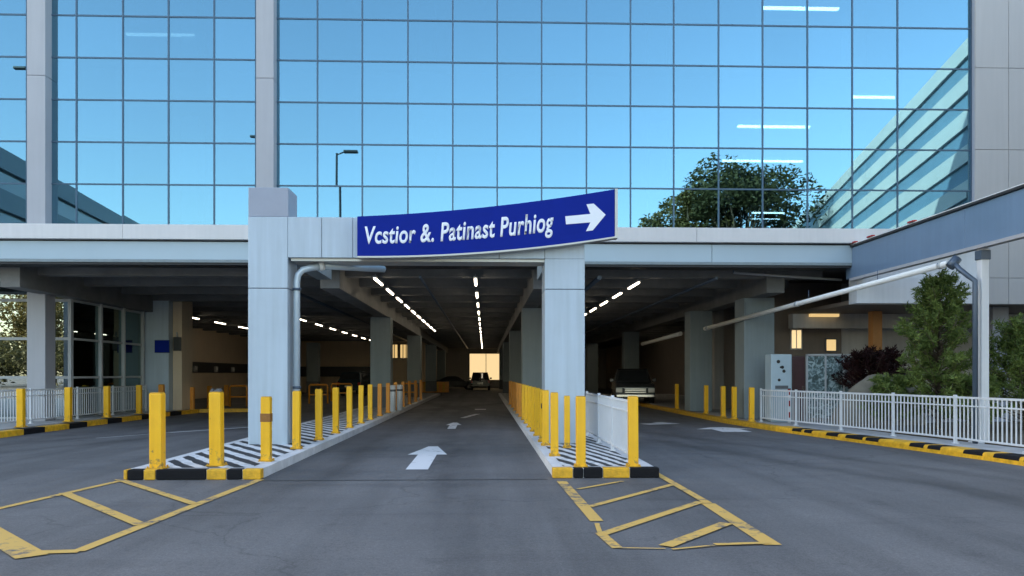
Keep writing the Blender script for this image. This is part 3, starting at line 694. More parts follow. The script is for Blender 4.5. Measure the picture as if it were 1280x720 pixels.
# ------------------------------------------------------------------ lobby glazing, left
lob = empty('glazed_lobby', (-13.7,27,.146)); LO = Vector(lob.location)
def lp(b, name, m): o = b.build(name, m, lob); o.location = -LO; return o
fx = [-26,-24,-22,-20,-18.0,-16.35,-15.0,-13.72]; zr = [.146,1.50,2.78,4.05,4.72]
for a, c in zip(fx, fx[1:]):
    for z0, z1 in zip(zr, zr[1:]):
        b = MB(); b.box(a+.04, c-.04, 26.99, 27.01, z0+.04, z1-.04); lp(b, 'window_pane', 'glasslobby')
b = MB()
for x in fx: b.box(x-.05, x+.05, 26.92, 27.08, .146, 4.72)
for z in zr: b.box(fx[0], fx[-1], 26.93, 27.07, z-.045, z+.045)
lp(b, 'window_frame', 'lightframe')
sy = [27.1,28.9,30.7,32.4]
for a, c in zip(sy, sy[1:]):
    for z0, z1 in zip(zr, zr[1:]):
        b = MB(); b.box(-13.71,-13.69, a+.04, c-.04, z0+.04, z1-.04); lp(b, 'window_pane', 'glassdark')
for y in sy[1:]:
    b = MB(); b.box(-13.80,-13.58, y-.06, y+.06, .146, 4.72, .01); lp(b, 'window_post', 'lightframe')
b = MB()
for z in zr: b.box(-13.76,-13.64, 27.1, 32.4, z-.035, z+.035)
lp(b, 'window_frame', 'lightframe')
b = MB(); b.box(-26,-13.8,33.2,33.5,.1,4.8); b.box(-26.3,-26,27,33.5,.1,4.8); lp(b, 'back_wall', 'interior')
b = MB(); b.box(-26,-13.7,27.2,33.2,.10,.16); lp(b, 'floor', 'brown')
tag(lob, 'dark glazed lobby with pale frames behind the left railing', 'lobby')

# ------------------------------------------------------------------ garage
gar = empty('parking_garage', (0,24,0)); GO = Vector(gar.location)
def gp(b, name, m): o = b.build(name, m, gar); o.location = -GO; return o
CZ = 5.02
b = MB(); b.box(-34, 10.7, 23.3, 98, CZ, 5.28); b.box(10.7, 36, 23.35, 98, 3.68+1.3, 5.27); gp(b, 'ceiling_slab', 'ceil')
y = 24.3; 
for k in range(26):
    b = MB(); b.box(-19, 14 if y > 33 else 10.4, y, y+.42, 4.56, CZ, .015); gp(b, 'ceiling_beam', 'ceil'); y += 2.75
for gxp in (XA(334,16.7), 1.7, 8.9, -13.6):
    b = MB(); b.box(gxp-.28, gxp+.28, 23.4 if gxp != 8.9 else 24.2, 96 if gxp > -10 else 34, 4.10, CZ-.002, .015); gp(b, 'girder', 'ceil')
def column(x, y, w, name='column', base=True, m='colm', z0=.15, lab=None):
    b = MB(); b.box(x-w/2, x+w/2, y-w/2, y+w/2, z0+(.9 if base else 0), 4.10, .02)
    o = gp(b, name, m)
    if base:
        b = MB(); b.box(x-w/2-.006, x+w/2+.006, y-w/2-.006, y+w/2+.006, z0, z0+.9, .015); o2 = b.build('painted_base', 'base', o)
    if lab: o['label'] = lab
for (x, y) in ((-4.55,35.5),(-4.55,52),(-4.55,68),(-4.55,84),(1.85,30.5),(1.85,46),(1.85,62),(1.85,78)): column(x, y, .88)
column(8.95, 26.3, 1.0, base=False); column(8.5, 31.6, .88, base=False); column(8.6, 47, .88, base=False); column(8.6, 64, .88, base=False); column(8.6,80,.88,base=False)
# narrow pale column with a return face right of the middle column
b = MB(); b.box(XA(893,33), XA(905,33), 33, 33.6, .14, 4.98, .02); gp(b, 'narrow_column', 'greyconc')
for y in (64,80): column(-13.6, y, .9)
pX = XA(200,33)
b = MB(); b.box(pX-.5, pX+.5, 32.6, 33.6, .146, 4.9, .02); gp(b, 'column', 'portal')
b = MB(); b.box(pX+.51, pX+.88, 33.0, 34.2, .146, 4.9, .02); gp(b, 'beige_column', 'beige')
# walls
b = MB(); b.box(-19.3,-19,33.6,72,0,CZ,0); gp(b, 'side_wall', 'beige')
b = MB(); b.box(-19,-5.4,72,72.3,0,3.0); b.box(-19,-8.5,72,72.3,3.0,4.35); b.box(-6.15,-5.4,72,72.3,3.0,4.35); b.box(-7.75,-7.65,72,72.3,3.0,4.35); b.box(-19,-5.4,72,72.3,4.35,CZ); b.box(-5.7,-5.4,72.3,92,0,CZ); gp(b, 'end_wall', 'beige')
b = MB(); b.box(-19,-13.7,33.5,33.8,0,CZ); gp(b, 'lobby_return_wall', 'brown')
ox0, ox1, oz = XA(586,92), XA(629,92), 4.05
b = MB(); b.box(-5.4,ox0,92,92.3,0,CZ); b.box(ox0,ox1,92,92.3,oz,CZ); b.box(ox1,14,92,92.3,0,CZ); b.box(ox0,ox1,92,92.3,0,.9); gp(b, 'far_wall', 'greyconc')
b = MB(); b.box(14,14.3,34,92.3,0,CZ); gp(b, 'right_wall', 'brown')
# dark band with fittings on the left wall
b = MB(); b.box(-18.99,-18.93,40,71,1.72,2.42); b.box(-18.9,-9.5,71.9,71.99,1.4,2.3); gp(b, 'dark_wall_band', 'black')
# wall seen behind the right columns
b = MB(); b.box(8.95,14,34,34.3,0,2.45,0); b.box(8.95,9.15,34,34.3,2.45,CZ); b.box(9.65,11.15,34,34.3,2.45,3.35); b.box(9.65,10.85,34.0,34.3,3.35,CZ);b.box(11.35,14,34,34.3,2.45,CZ); gp(b, 'cross_wall', 'crosswall')
for sx_, r_ in ((-6.6,.06),(-1.9,.04),(3.4,.07),(6.9,.05)):
    b = MB(); b.tube([(sx_,23.6,4.47),(sx_,50,4.47),(sx_,90,4.47)], r_, 8); gp(b, 'service_pipe', 'pipedark')
tag(gar, 'deep dark parking garage under the hospital with concrete beams and grey-blue columns', 'parking garage')
# lit windows, and the glowing panel in the far opening
def lit_opening(x0, x1, z0, z1, y, label, m='warmpane', bars=2):
    o = empty('lit_opening', ((x0+x1)/2, y, z0)); w = (x1-x0)/2; h = z1-z0
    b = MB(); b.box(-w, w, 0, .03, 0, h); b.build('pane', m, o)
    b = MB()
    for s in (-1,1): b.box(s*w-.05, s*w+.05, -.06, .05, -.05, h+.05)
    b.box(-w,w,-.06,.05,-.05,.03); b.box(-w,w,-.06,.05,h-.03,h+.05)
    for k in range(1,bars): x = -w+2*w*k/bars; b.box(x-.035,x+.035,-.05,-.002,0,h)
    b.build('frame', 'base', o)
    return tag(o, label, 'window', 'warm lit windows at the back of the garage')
lit_opening(ox0+.05, ox1-.05, .95, oz-.05, 92.05, 'large warm yellow glowing panel in the opening at the far end of the lane', 'warmpane', 2)  # glowing panel added to stand for the brightness beyond the open far end
lit_opening(-8.45,-7.78,3.05,4.3,72.1,'small warm lit window high beside the left inner column, left of a pair', 'warmpane2', 2)
lit_opening(-7.62,-6.2,3.05,4.3,72.1,'barred warm lit window high beside the left inner column, right of a pair', 'warmpane2', 5)
lit_opening(XA(746,90),XA(751,90),2.5,3.4,91.9,'tiny bright lit window at the back of the right bay, leftmost of three', 'warmpane2', 1)
lit_opening(XA(765,90),XA(768.5,90),2.4,3.2,91.9,'tiny dim lit window at the back of the right bay, middle of three', 'warmpane', 1)
lit_opening(XA(777,90),XA(780.5,90),2.5,3.3,91.9,'tiny dim lit window at the back of the right bay, rightmost of three', 'warmpane', 1)
lit_opening(XA(926,34),XA(934,34),2.9,3.3,34.1,'small yellow lit window behind the concrete columns on the right', 'warmpane2', 1)

# ceiling lights
def make_light(L):
    b = MB(); b.box(-.06,.06,-L/2,L/2,.03,.09,.008); 
    for s in (-.4,.4): b.box(-.01,.01,s*L-.01,s*L+.01,.09,.16)
    o = b.build('ceiling_light', 'lightframe')
    b = MB(); b.box(-.027,.027,-L/2+.03,L/2-.03,-.012,.029,.008); b.build('diffuser', 'tube', o); return o
pl = None
def light_row(x, ys, where):
    global pl
    for i, y in enumerate(ys):
        if pl is None: o = pl = make_light(1.8)
        else: o = copy_tree(pl)
        o.location = (x, y, 4.42)
        tag(o, f'{ORD[i] if i < len(ORD) else "farthest"} white strip light from the entrance {where}', 'ceiling light', 'strip lights under the garage ceiling')
light_row(-3.25, [24.6+3.0*k for k in range(10)], 'in ceiling row left of lane centre')
light_row(-.28, [24.6+4.1*k for k in range(16)], 'in ceiling row over lane centre')
light_row(4.75, [25.4+3.2*k for k in range(6)], 'in row beside the right portal column')
light_row(10.2, [50+4*k for k in range(4)], 'in short row deep in the right bay')
light_row(-9.5, [42+4.2*k for k in range(7)], 'in left bay row near inner column')
light_row(-14.6, [40.5+4.2*k for k in range(5)], 'in leftmost row by the beige wall')

# small things on walls
b = MB(); b.box(-.28,.28,-.03,0,-.24,.24,.01); o = b.build('wall_sign', 'signblue'); q = at(202.5,433,Y=32.58); o.location = (q.x,32.59,q.z); b = MB(); b.box(-.3,.3,0,.008,-.26,.26); b.build('frame','pipedark',o); tag(o, 'small square dark blue sign on the pale blue pillar on the left', 'sign')
q = at(222,430,Y=32.95); b = MB(); b.box(-.15,.15,-.12,0,-.28,.28,.02); o = b.build('wall_box','black'); o.location = (q.x,32.98,q.z); b = MB(); b.tube([(0,-.1,.28),(0,-.1,.48)],.03,8); b.build('conduit','lightframe',o); tag(o, 'black box with a short conduit on the beige column beside the pale blue pillar', 'control box')
for i, px in enumerate((243,269,290)):
    y = -18.9/ (at(px,468,Y=1).x); b = MB(); b.box(-.0,.16,-.22,.22,-.2,.2,.02); o = b.build('meter_box','greyconc'); o.location = (-18.92, y, 1.95)
    b = MB(); b.box(.16,.18,-.1,.1,-.05,.12); b.build('display','lens',o); tag(o, f'small pale box on the dark wall band in the left bay, {["leftmost","middle","rightmost"][i]} of three', 'meter box', 'meter boxes on the left wall')
# far barrier frames (orange hoops) and pay station
def hoop(px, Y, w, label):
    b = MB(); b.tube([(-w,0,0),(-w,0,.95),(-w+.06,0,1.03),(w-.06,0,1.03),(w,0,.95),(w,0,0)], .05, 8)
    o = b.build('barrier_hoop','bollard_in'); b = MB(); b.box(-w+.05,w-.05,-.02,.02,.45,.53); b.build('crossbar','bollard_in',o); o.location = (XA(px,Y),Y,.004); tag(o, label, 'barrier', 'orange barrier frames')
hoop(298,40,.42,'orange hoop barrier in the left bay near the portal column'); hoop(398,44,.5,'orange hoop barrier in the left bay, right of the downpipe'); hoop(427,48,.6,'orange hoop barrier in front of the dark wall band, middle of the left bay'); hoop(512,50,.45,'orange hoop barrier right of the left inner column')
b = MB(); b.box(-1.2,1.2,-.25,.25,0,.95,.04); o = b.build('barrier_block','bollard_in'); b = MB()
for k in range(4): b.box(-1.0+.55*k,-.8+.55*k,-.262,-.25,.1,.85)
b.build('stripe','plate',o); o.location = (XA(545,72)+.0,71,.004); tag(o,'orange barrier block far down the left side of the central lane','barrier')

# ------------------------------------------------------------------ cars
def make_car(kind, paint, loc, rz, label):
    """x = length (front at +x), y = width"""
    root = empty(kind, loc, rz)
    if kind == 'pickup_truck':
        L, W, H, zb0, zs = 5.4, 2.0, 1.9, .42, 1.12
        low = [(2.7,.5),(2.72,.95),(2.55,1.12),(1.2,1.2),(1.15,1.2),(-.75,1.2),(-2.7,1.2),(-2.72,.5)]
        cab = [(1.15,1.18),(.65,1.82),(.45,1.9),(-.55,1.9),(-.72,1.8),(-.8,1.18)]
    elif kind == 'sport_utility_vehicle':
        L, W, H, zb0 = 4.7, 1.95, 1.8, .35
        low = [(2.3,.4),(2.35,.8),(2.15,1.0),(1.1,1.12),(-2.2,1.15),(-2.35,1.0),(-2.38,.4)]
        cab = [(1.15,1.08),(.45,1.68),(.25,1.76),(-1.7,1.8),(-1.9,1.72),(-2.25,1.12)]
    else:
        L, W, H, zb0 = 4.6, 1.8, 1.42, .28
        low = [(2.25,.3),(2.3,.6),(2.1,.78),(1.0,.92),(-1.9,.98),(-2.28,.9),(-2.3,.35)]
        cab = [(1.05,.9),(.25,1.36),(0,1.42),(-.8,1.4),(-1.0,1.34),(-1.75,.95)]
    def loft(poly, w0, w1, zref0, zref1, bev):
        b = MB(); t = bmesh.new(); rows_ = []
        for s in (-1,1):
            rows_.append([t.verts.new((x, s*(w0+(w1-w0)*max(0,min(1,(z-zref0)/(zref1-zref0)))), z)) for x, z in poly])
        n = len(poly)
        for i in range(n): t.faces.new((rows_[0][i], rows_[0][(i+1)%n], rows_[1][(i+1)%n], rows_[1][i]))
        t.faces.new(rows_[0]); t.faces.new(list(reversed(rows_[1])))
        bmesh.ops.recalc_face_normals(t, faces=t.faces[:]); bmesh.ops.bevel(t, geom=t.edges[:], offset=bev, segments=2, affect='EDGES', profile=.6)
        b._add(t, smooth=False); return b
    o = loft(low, W/2, W/2-.04, zb0, low[3][1], .05).build('body', paint, root)
    hc = cab[0][1]; o = loft(cab, W/2-.06, W/2-.24, hc, H, .04).build('cabin', paint, root)
    b = MB()   # windows set 3 mm proud of the cabin
    (xa,za),(xb,zb1) = cab[0], cab[1]
    def wsl(p, q, s0, s1, off):
        P_ = []
        for t_, sgn in ((.12,-1),(.12,1),(.92,1),(.92,-1)):
            x = p[0]+(q[0]-p[0])*t_; z = p[1]+(q[1]-p[1])*t_; w_ = (W/2-.06)+(-.18)*((z-hc)/(H-hc)); P_.append((x+off, sgn*(w_-.12), z+.02))
        b.quad(P_)
    wsl(cab[0], cab[1], 0, 0, .012); b.build('windscreen', 'carglass', root)
    b = MB(); wsl(cab[-1], cab[-2], 0, 0, -.012); b.build('rear_window', 'carglass', root)
    for s in (-1,1):
        b = MB(); P_ = []
        for x, z in ((cab[0][0]-.3, hc+.08), (cab[1][0]-.12, H-.16), (cab[-2][0]+.12, H-.16), (cab[-1][0]+.3, hc+.08)):
            w_ = (W/2-.06)-.18*((z-hc)/(H-hc)); P_.append((x, s*(w_+.008), z))
        b.quad(P_); b.build('side_window', 'carglass', root)
    wr = .40 if kind != 'sedan' else .33
    for x in (L*.31, -L*.31):
        for s in (-1,1):
            b = MB(); b.tube([(0,-.11,0),(0,-.09,0),(0,.09,0),(0,.11,0)], [wr-.03,wr,wr,wr-.03], 22); w_ = b.build('wheel', 'tyre', root); w_.location = (x, s*(W/2-.10), wr)
            b = MB(); b.tube([(0,s*.105,0),(0,s*.118,0)], wr*.6, 14); b.build('rim', 'chrome', w_)
    fxx = low[1][0]; hz_ = low[1][1]
    b = MB(); b.box(fxx-.03, fxx+.02, -.55,.55, hz_-.30,hz_-.05,.01); 
    g_ = b.build('grille', 'base', root)
    b = MB()
    for k in range(3): b.box(fxx+.018, fxx+.035, -.52,.52, hz_-.27+.085*k,hz_-.24+.085*k)
    b.build('grille_bar', 'chrome', g_)
    for s in (-1,1):
        b = MB(); b.box(fxx-.08, fxx+.03, s*(W/2-.2)-.16, s*(W/2-.2)+.16, hz_-.26,hz_-.04,.03); b.build('headlight', 'lens', root)
        xb2 = low[-1][0]; b = MB(); b.box(xb2-.02, xb2+.06, s*(W/2-.13)-.1, s*(W/2-.13)+.1, .75,1.0,.02); b.build('tail_light', 'redlens', root)
        b = MB(); b.box(cab[0][0]-.35, cab[0][0]-.2, s*(W/2+.1)-.1, s*(W/2+.1)+.1, hc+.03, hc+.2,.03); b.build('mirror', paint, root)
    b = MB(); b.box(fxx-.1, fxx+.09, -W/2+.05, W/2-.05, zb0+.02, zb0+.2, .04); b.build('bumper', 'chrome' if kind == 'pickup_truck' else paint, root)
    b = MB(); b.box(low[-1][0]-.09, low[-1][0]+.08, -W/2+.05, W/2-.05, zb0+.05, zb0+.22, .04); b.build('bumper', paint, root)
    b = MB(); b.box(low[-1][0]-.105, low[-1][0]-.09, -.25,.25, zb0+.3,zb0+.42); b.build('number_plate', 'lens', root)
    return tag(root, label, 'car' if kind != 'pickup_truck' else 'pickup')
make_car('pickup_truck', 'cargrey', (XA(792,42),42.5,.004), -math.pi/2-.12, 'dark pickup facing out of the right garage bay behind the white railing')
make_car('sport_utility_vehicle', 'carblack', (XA(600.5,82),82,.004), math.pi/2, 'black boxy vehicle seen from behind in front of the yellow lit opening')
make_car('sedan', 'carblack', (XA(568,83),84,.004), .15, 'dark low car parked sideways left of the black boxy vehicle')
make_car('sport_utility_vehicle', 'carblue', (XA(452,62),62,.004), R(75), 'dark navy vehicle in the left bay just left of the inner column')

# ------------------------------------------------------------------ canopy beam, post, pipes on the right
b = MB(); ys_ = [6,11.5,17.2,22.98]
for a, c in zip(ys_, ys_[1:]): b.box(10.52, 10.95, a+.004, c-.004, 4.36, 5.24, .015)
o = b.build('canopy_beam', 'beamblue', origin=(10.7,23,4.36))
b = MB(); b.box(10.46, 11.01, 6, 22.98, 5.245, 5.30, .008); q = b.build('coping', 'dark', o); q.location = -Vector((10.7,23,4.36))
b = MB(); b.box(10.50, 10.97, 6, 22.98, 5.305, 5.335, .006); q = b.build('flashing', 'white', o); q.location = -Vector((10.7,23,4.36))
b = MB(); b.box(10.44, 10.60, 6, 22.6, 4.27, 4.35, .01); q = b.build('bottom_channel', 'pilaster', o); q.location = -Vector((10.7,23,4.36))
for y_ in (19.2, 21.3, 22.3):
    b = MB(); b.box(10.46,10.56,y_,y_+.3,5.337,5.38,.01); q = b.build('red_clip', 'redlens', o); q.location = -Vector((10.7,23,4.36))
tag(o, 'long blue-grey box beam running from the facade towards the viewer at upper right', 'beam')
pxX = XA(1228.5,16.7)
b = MB(); b.box(pxX-.085, pxX+.085, 16.61, 16.79, .138, 4.35, .02); o = b.build('canopy_post', 'white', origin=(pxX,16.7,.138))
b = MB(); b.box(-.2,.2,-.2,.2,0,.03,.005); b.build('base_plate','plate' if False else 'fence', o)
b = MB(); b.box(-.11,.11,-.11,.11,3.9,4.1,.01); b.build('collar','pipedark', o)
tag(o, 'white square steel post holding up the beam beside the green tree', 'post')
xx = XA(1219,16.6)
b = MB(); b.tube([(XA(1192,17),17,4.02),(XA(1199,16.8),16.8,3.86),(XA(1210,16.7),16.7,3.70),(xx,16.6,3.58),(xx,16.6,3.3),(xx,16.6,.14)], .055, 12); o = b.build('rainwater_pipe', 'pipedark')
b = MB(); b.tube([(XA(1188,17),17.02,3.93),(XA(1197,17),17,4.12)], .10, 12); b.build('hopper', 'pipedark', o); tag(o, 'thin dark rainwater pipe hugging the white steel post', 'downpipe')
p1 = at(881,411,Y=28.5); p2 = at(1186,329,Y=17.1)
b = MB(); b.tube([p1, p1.lerp(p2,.5), p2], .068, 14); o = b.build('slanting_pipe', 'pipewhite')
b = MB(); dd = (p2-p1)
for t in (.02,.5,.98): b.tube([p1+dd*(t-.004), p1+dd*(t+.004)], .082, 14)
b.build('coupling', 'lightframe', o)
b = MB()
for t in (.25,.55,.8): c_ = p1+dd*t; b.tube([c_, c_+Vector((0,0,.5 if t<.4 else .3))], .008, 6)
b.build('hanger', 'pipedark', o)
q1 = at(803,430,Y=39); q2 = at(851,417,Y=33.2)
b = MB(); b.tube([q1, q1.lerp(q2,.5), q2], .085, 12); b.build('inner_section', 'pipewhite', o)
tag(o, 'long white pipe slanting from the right bay up to the steel post', 'pipe')
p1 = at(917,341,Y=24.1); p2 = at(1052,350,Y=23.9); b = MB(); b.tube([p1, p2], .035, 10); o = b.build('ceiling_conduit', 'lightframe'); b=MB(); b.tube([p1,p1+Vector((0,0,.3))],.02,8); b.build('hanger','pipedark',o); tag(o, 'thin pale conduit under the ceiling edge right of the right bay', 'conduit')

# ------------------------------------------------------------------ recess on the right under the building
rec = empty('recessed_terrace', (14,28,.14)); RO = Vector(rec.location)
def rp(b, name, m): o = b.build(name, m, rec); o.location = -RO; return o
b = MB(); b.box(XA(1052,28.6),36,28.6,28.9,.13,4.9); rp(b,'rear_wall','greyconc')
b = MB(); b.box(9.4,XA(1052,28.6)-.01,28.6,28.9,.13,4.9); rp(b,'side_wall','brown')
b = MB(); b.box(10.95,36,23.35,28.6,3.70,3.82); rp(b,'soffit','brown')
b = MB(); b.box(10.6,36,27.2,27.6,3.2,3.69); rp(b,'downstand_beam','greyconc')
for px in (1246,1330): 
    b = MB(); x = XA(px,24.3); b.box(x-.25,x+.25,24.1,24.6,.13,3.69,.015); rp(b,'column','capbox')
tag(rec, 'shaded recess with concrete walls behind the white railing on the right', 'recess')
b = MB(); x = XA(1094,26); b.box(-.16,.16,-.16,.16,.0,3.54,.015); o = b.build('orange_post','orangepost'); o.location=(x,26,.138); b = MB(); b.box(-.2,.2,-.2,.2,0,.1,.01); b.build('base','base',o); tag(o,'square orange post in the shaded recess on the right','post')
b = MB(); b.box(-.22,.22,-.05,0,0,.75,.01); o = b.build('wall_lantern','lightframe'); q = at(996,437,Y=28.5); o.location=(q.x,28.58,q.z); b = MB(); b.box(-.17,-.02,-.06,-.051,.05,.7); b.box(.02,.17,-.06,-.051,.05,.7); b.build('lens','warmpane',o); tag(o,'small warm lit wall window in the brown recess wall, left one','window')
b = MB(); b.box(-.22,.22,-.05,0,0,.5,.01); o = b.build('wall_lantern','base'); q = at(1039.5,440,Y=28.5); o.location=(q.x,28.58,q.z); b = MB(); b.box(-.17,.17,-.06,-.051,.05,.45); b.build('lens','warmpane2',o); tag(o,'small warm lit wall window in the brown recess wall, right one','window')
q = at(1030,398,Y=27); o = empty('recess_lamp',(q.x,27,3.62)); b = MB(); b.box(-.5,.5,-.08,.08,-.05,.05,.01); b.build('diffuser','warmpane2',o); b = MB(); b.box(-.53,.53,-.1,.1,.05,.075); b.build('housing','lightframe',o); tag(o,'dim warm strip lamp under the soffit of the recess on the right','lamp')

# kiosk, dark cabinet, mural
x0, x1 = XA(964,24.2), XA(990,24.2)
b = MB(); b.box(x0,x1,24.2,24.75,.138,2.22,.03); kx=(x0+x1)/2; o = b.build('pay_kiosk','kiosk',origin=(kx,24.2,.138))
b = MB()
for (px,py,rw,rh) in ((973,452,.055,.075),(978,459,.05,.04),(980,464,.05,.05),(974,475,.045,.09),(976,459,.03,.03)):
    q_ = at(px,py,Y=24.19); b.tube([(q_.x-kx,-.012,q_.z-.138),(q_.x-kx,-.002,q_.z-.138)], rw, 12)
b.build('black_symbol','black',o); b = MB(); b.box(-.2,.2,-.016,-.002,1.02,1.12); b.build('slot','base',o); tag(o,'pale blue pay kiosk with black symbols by the end of the right railing','kiosk')
x0, x1 = XA(990.5,24.3), XA(1007,24.3)
b = MB(); b.box(x0,x1,24.35,24.75,.138,2.16,.02); o = b.build('dark_cabinet','maroon',origin=((x0+x1)/2,24.3,.138)); b = MB(); b.box(.12,.15,.02,.05,.8,1.1); b.build('handle','chrome',o); tag(o,'tall dark maroon cabinet beside the pale blue kiosk','cabinet')
x0, x1 = XA(1008,24.3), XA(1078,24.3)
o = empty('mural_screen', (x0,24.3,.138)); w = x1-x0
b = MB(); b.box(.05,w-.05,.02,.05,.12,2.02); b.build('panel','mural',o)
b = MB()
for xx_ in (0,w*.33,w*.66,w-.05): b.box(xx_,xx_+.05,0,.07,0,2.08)
b.build('frame','lightframe',o); b = MB(); b.box(0,w,0,.07,2.04,2.09); b.build('top_rail','lightframe',o)
tag(o,'mottled blue-green patterned glass screen behind the railing, beside the dark cabinet','screen')
# red and white striped post behind the railing
xx = XA(986.5,23.6); o = empty('striped_post',(xx,23.6,.138))
for k in range(6):
    b = MB(); b.tube([(0,0,.17*k),(0,0,.17*k+.168)], .045, 10); b.build('stripe', 'redlens' if k%2 else 'fence', o)
b = MB(); b.tube([(0,0,1.02),(0,0,1.05)],.05,10); b.build('cap','base',o)
tag(o,'short red and white striped post just behind the left end of the right railing','post')

# ------------------------------------------------------------------ vegetation
def leaf_cloud(b, centres, n, size, flat=.6, rnd=random):
    for _ in range(n):
        c, r = rnd.choice(centres)
        while True:
            v = Vector((rnd.uniform(-1,1), rnd.uniform(-1,1), rnd.uniform(-1,1)))
            if .25 < v.length < 1: break
        p = c+Vector((v.x*r.x, v.y*r.y, v.z*r.z)); s = size*rnd.uniform(.55,1.4)
        d = Vector((rnd.gauss(0,1), rnd.gauss(0,1), rnd.gauss(0,.6))).normalized(); u = d.cross(Vector((rnd.gauss(0,1),rnd.gauss(0,1),rnd.gauss(0,1)))).normalized()
        b.bm.faces.new([b.bm.verts.new(q_) for q_ in (p-d*s, p+u*s*flat*.5, p+d*s, p-u*s*flat*.5)])
def limb(b, p0, p1, r0, r1, seg=7, n=4, wob=.1, rnd=random):
    pts = []
    for i in range(n+1):
        t = i/n; p = Vector(p0).lerp(Vector(p1), t)
        if 0 < i < n: p += Vector((rnd.uniform(-wob,wob), rnd.uniform(-wob,wob), rnd.uniform(-wob,wob)*.5))
        pts.append(p)
    b.tube(pts, [r0+(r1-r0)*i/n for i in range(n+1)], seg); return pts
def shooty_tree(name, base, H, W, nb, label, m='leaf', seed=3, cat='tree', leafs=.064, low=.12, peak=.75, per=26):
    rnd = random.Random(seed); o = empty(name, base)
    t = MB(); tp = limb(t, (0,0,-.1), (rnd.uniform(-.1,.1),0,H*.93), .075*H/4, .012, n=7, wob=.06, rnd=rnd)
    L = MB()
    for k in range(nb):
        h = low+(.97-low)*(k/nb)**.9; a = k*2.399+rnd.uniform(-.4,.4)
        prof = (1-h)**peak*W*rnd.uniform(.55,1.12)+.10
        p0 = Vector((0,0,H*h*.9)); 
        p1 = p0+Vector((math.cos(a)*prof, math.sin(a)*prof, H*.07+prof*rnd.uniform(.15,.65)))
        pts = limb(t, p0, p1, .016*H/4+.004, .003, seg=4, n=3, wob=.05, rnd=rnd)
        for s_ in range(5):     # side shoots of slender leaves
            f_ = rnd.uniform(.25,1); q = p0.lerp(p1, f_); dir_ = ((p1-p0).normalized()+Vector((rnd.uniform(-.8,.8),rnd.uniform(-.8,.8),rnd.uniform(-.1,.9)))).normalized(); ln = rnd.uniform(.18,.42)*W*.55
            for j in range(per):
                g_ = q+dir_*ln*j/per
                d = (dir_*.6+Vector((rnd.gauss(0,.6),rnd.gauss(0,.6),rnd.gauss(0,.45)))).normalized(); u = d.cross(Vector((rnd.gauss(0,1),rnd.gauss(0,1),rnd.gauss(0,1)))).normalized(); sz = leafs*rnd.uniform(.6,1.4)
                L.bm.faces.new([L.bm.verts.new(x_) for x_ in (g_, g_+d*sz+u*sz*.22, g_+d*sz*2, g_+d*sz-u*sz*.22)])
    t.build('trunk', 'bark', o); L.raw('crown', m, o)
    return tag(o, label, cat)
shooty_tree('young_tree', (XA(1168,20)+.1,20.0,.18), 4.05, 1.25, 150, 'leafy green conical tree behind the railing, left of the white steel post', seed=5, low=.06, peak=.62, per=26)
shooty_tree('tall_shrub', (XA(1285,19.5)+.15,19.8,.18), 2.75, 1.5, 110, 'broad green shrub at the right edge behind the railing', seed=11, cat='shrub', low=.04, peak=.6)
shooty_tree('low_shrub', (XA(1130,20.5)+.1,21.3,.18), 1.3, .8, 45, 'low green shrub at the foot of the conical tree, left side', seed=15, cat='shrub', low=.04, peak=.5)
shooty_tree('low_shrub', (XA(1210,19)+.1,19.0,.18), 1.35, .85, 50, 'low green shrub between the conical tree and the steel post', seed=19, cat='shrub', low=.04, peak=.5)
shooty_tree('red_leaved_shrub', (XA(1093,22.9)+.1,23.2,.18), 2.0, 1.25, 90, 'dark maroon leaved shrub above the boulder on the right', m='leafred', seed=23, cat='shrub', low=.35, peak=.35)
# boulder
b = MB(); t = bmesh.new(); bmesh.ops.create_icosphere(t, subdivisions=4, radius=1)
from mathutils import noise as mn
for v in t.verts:
    n = mn.noise(v.co*1.3)*.25+mn.noise(v.co*4)*.06; v.co = Vector((v.co.x*1.35*(1+n), v.co.y*.6*(1+n), v.co.z*1.42*(1+n*.6)))
b._add(t, smooth=True); o = b.build('boulder','rock'); o.location = (XA(1100,22.3)+.1,22.3,.15); tag(o,'large rounded grey-brown boulder behind the right railing','boulder')

# trees and structures behind the viewer, seen mirrored in the glass
def big_tree(name, base, H, W, label, m, seed, n=9000, leaf=.22, group=None):
    rnd = random.Random(seed); o = empty(name, base); t = MB(); limb(t, (0,0,-.2), (0,0,H*.55), H*.028, H*.014, n=5, wob=.15, rnd=rnd); cs = []
    for k in range(52):
        a = rnd.uniform(0,6.283); h = rnd.uniform(.38,.97); rr = W*.5*math.sqrt(max(.03,1-((h-.66)/.36)**2))*rnd.uniform(.15,.95)
        c = Vector((math.cos(a)*rr, math.sin(a)*rr, H*h)); s = W*rnd.uniform(.09,.17); cs.append((c, Vector((s,s,s*.8))))
        limb(t, (0,0,H*min(.5,h*.6)), c, H*.008, H*.002, seg=5, n=3, wob=.3, rnd=rnd)
    L = MB(); leaf_cloud(L, cs, n, leaf, .8, rnd); t.build('trunk','bark',o); L.raw('crown', m, o); return tag(o, label, 'tree', group)
gT = 'trees across the forecourt mirrored in the glass'
vy = 46.4
big_tree('broadleaf_tree', (XA(925,66)+.3,-19.6,0), 18.6, 14.5, 'large dark tree mirrored low in the right part of the glass wall', 'leafdark', 31, 26000, .2, gT)
big_tree('broadleaf_tree', (XA(870,66)-.3,-21.5,0), 17.0, 9.5, 'smaller tree mirrored left of the large dark tree', 'leafwarm', 32, 14000, .2, gT)
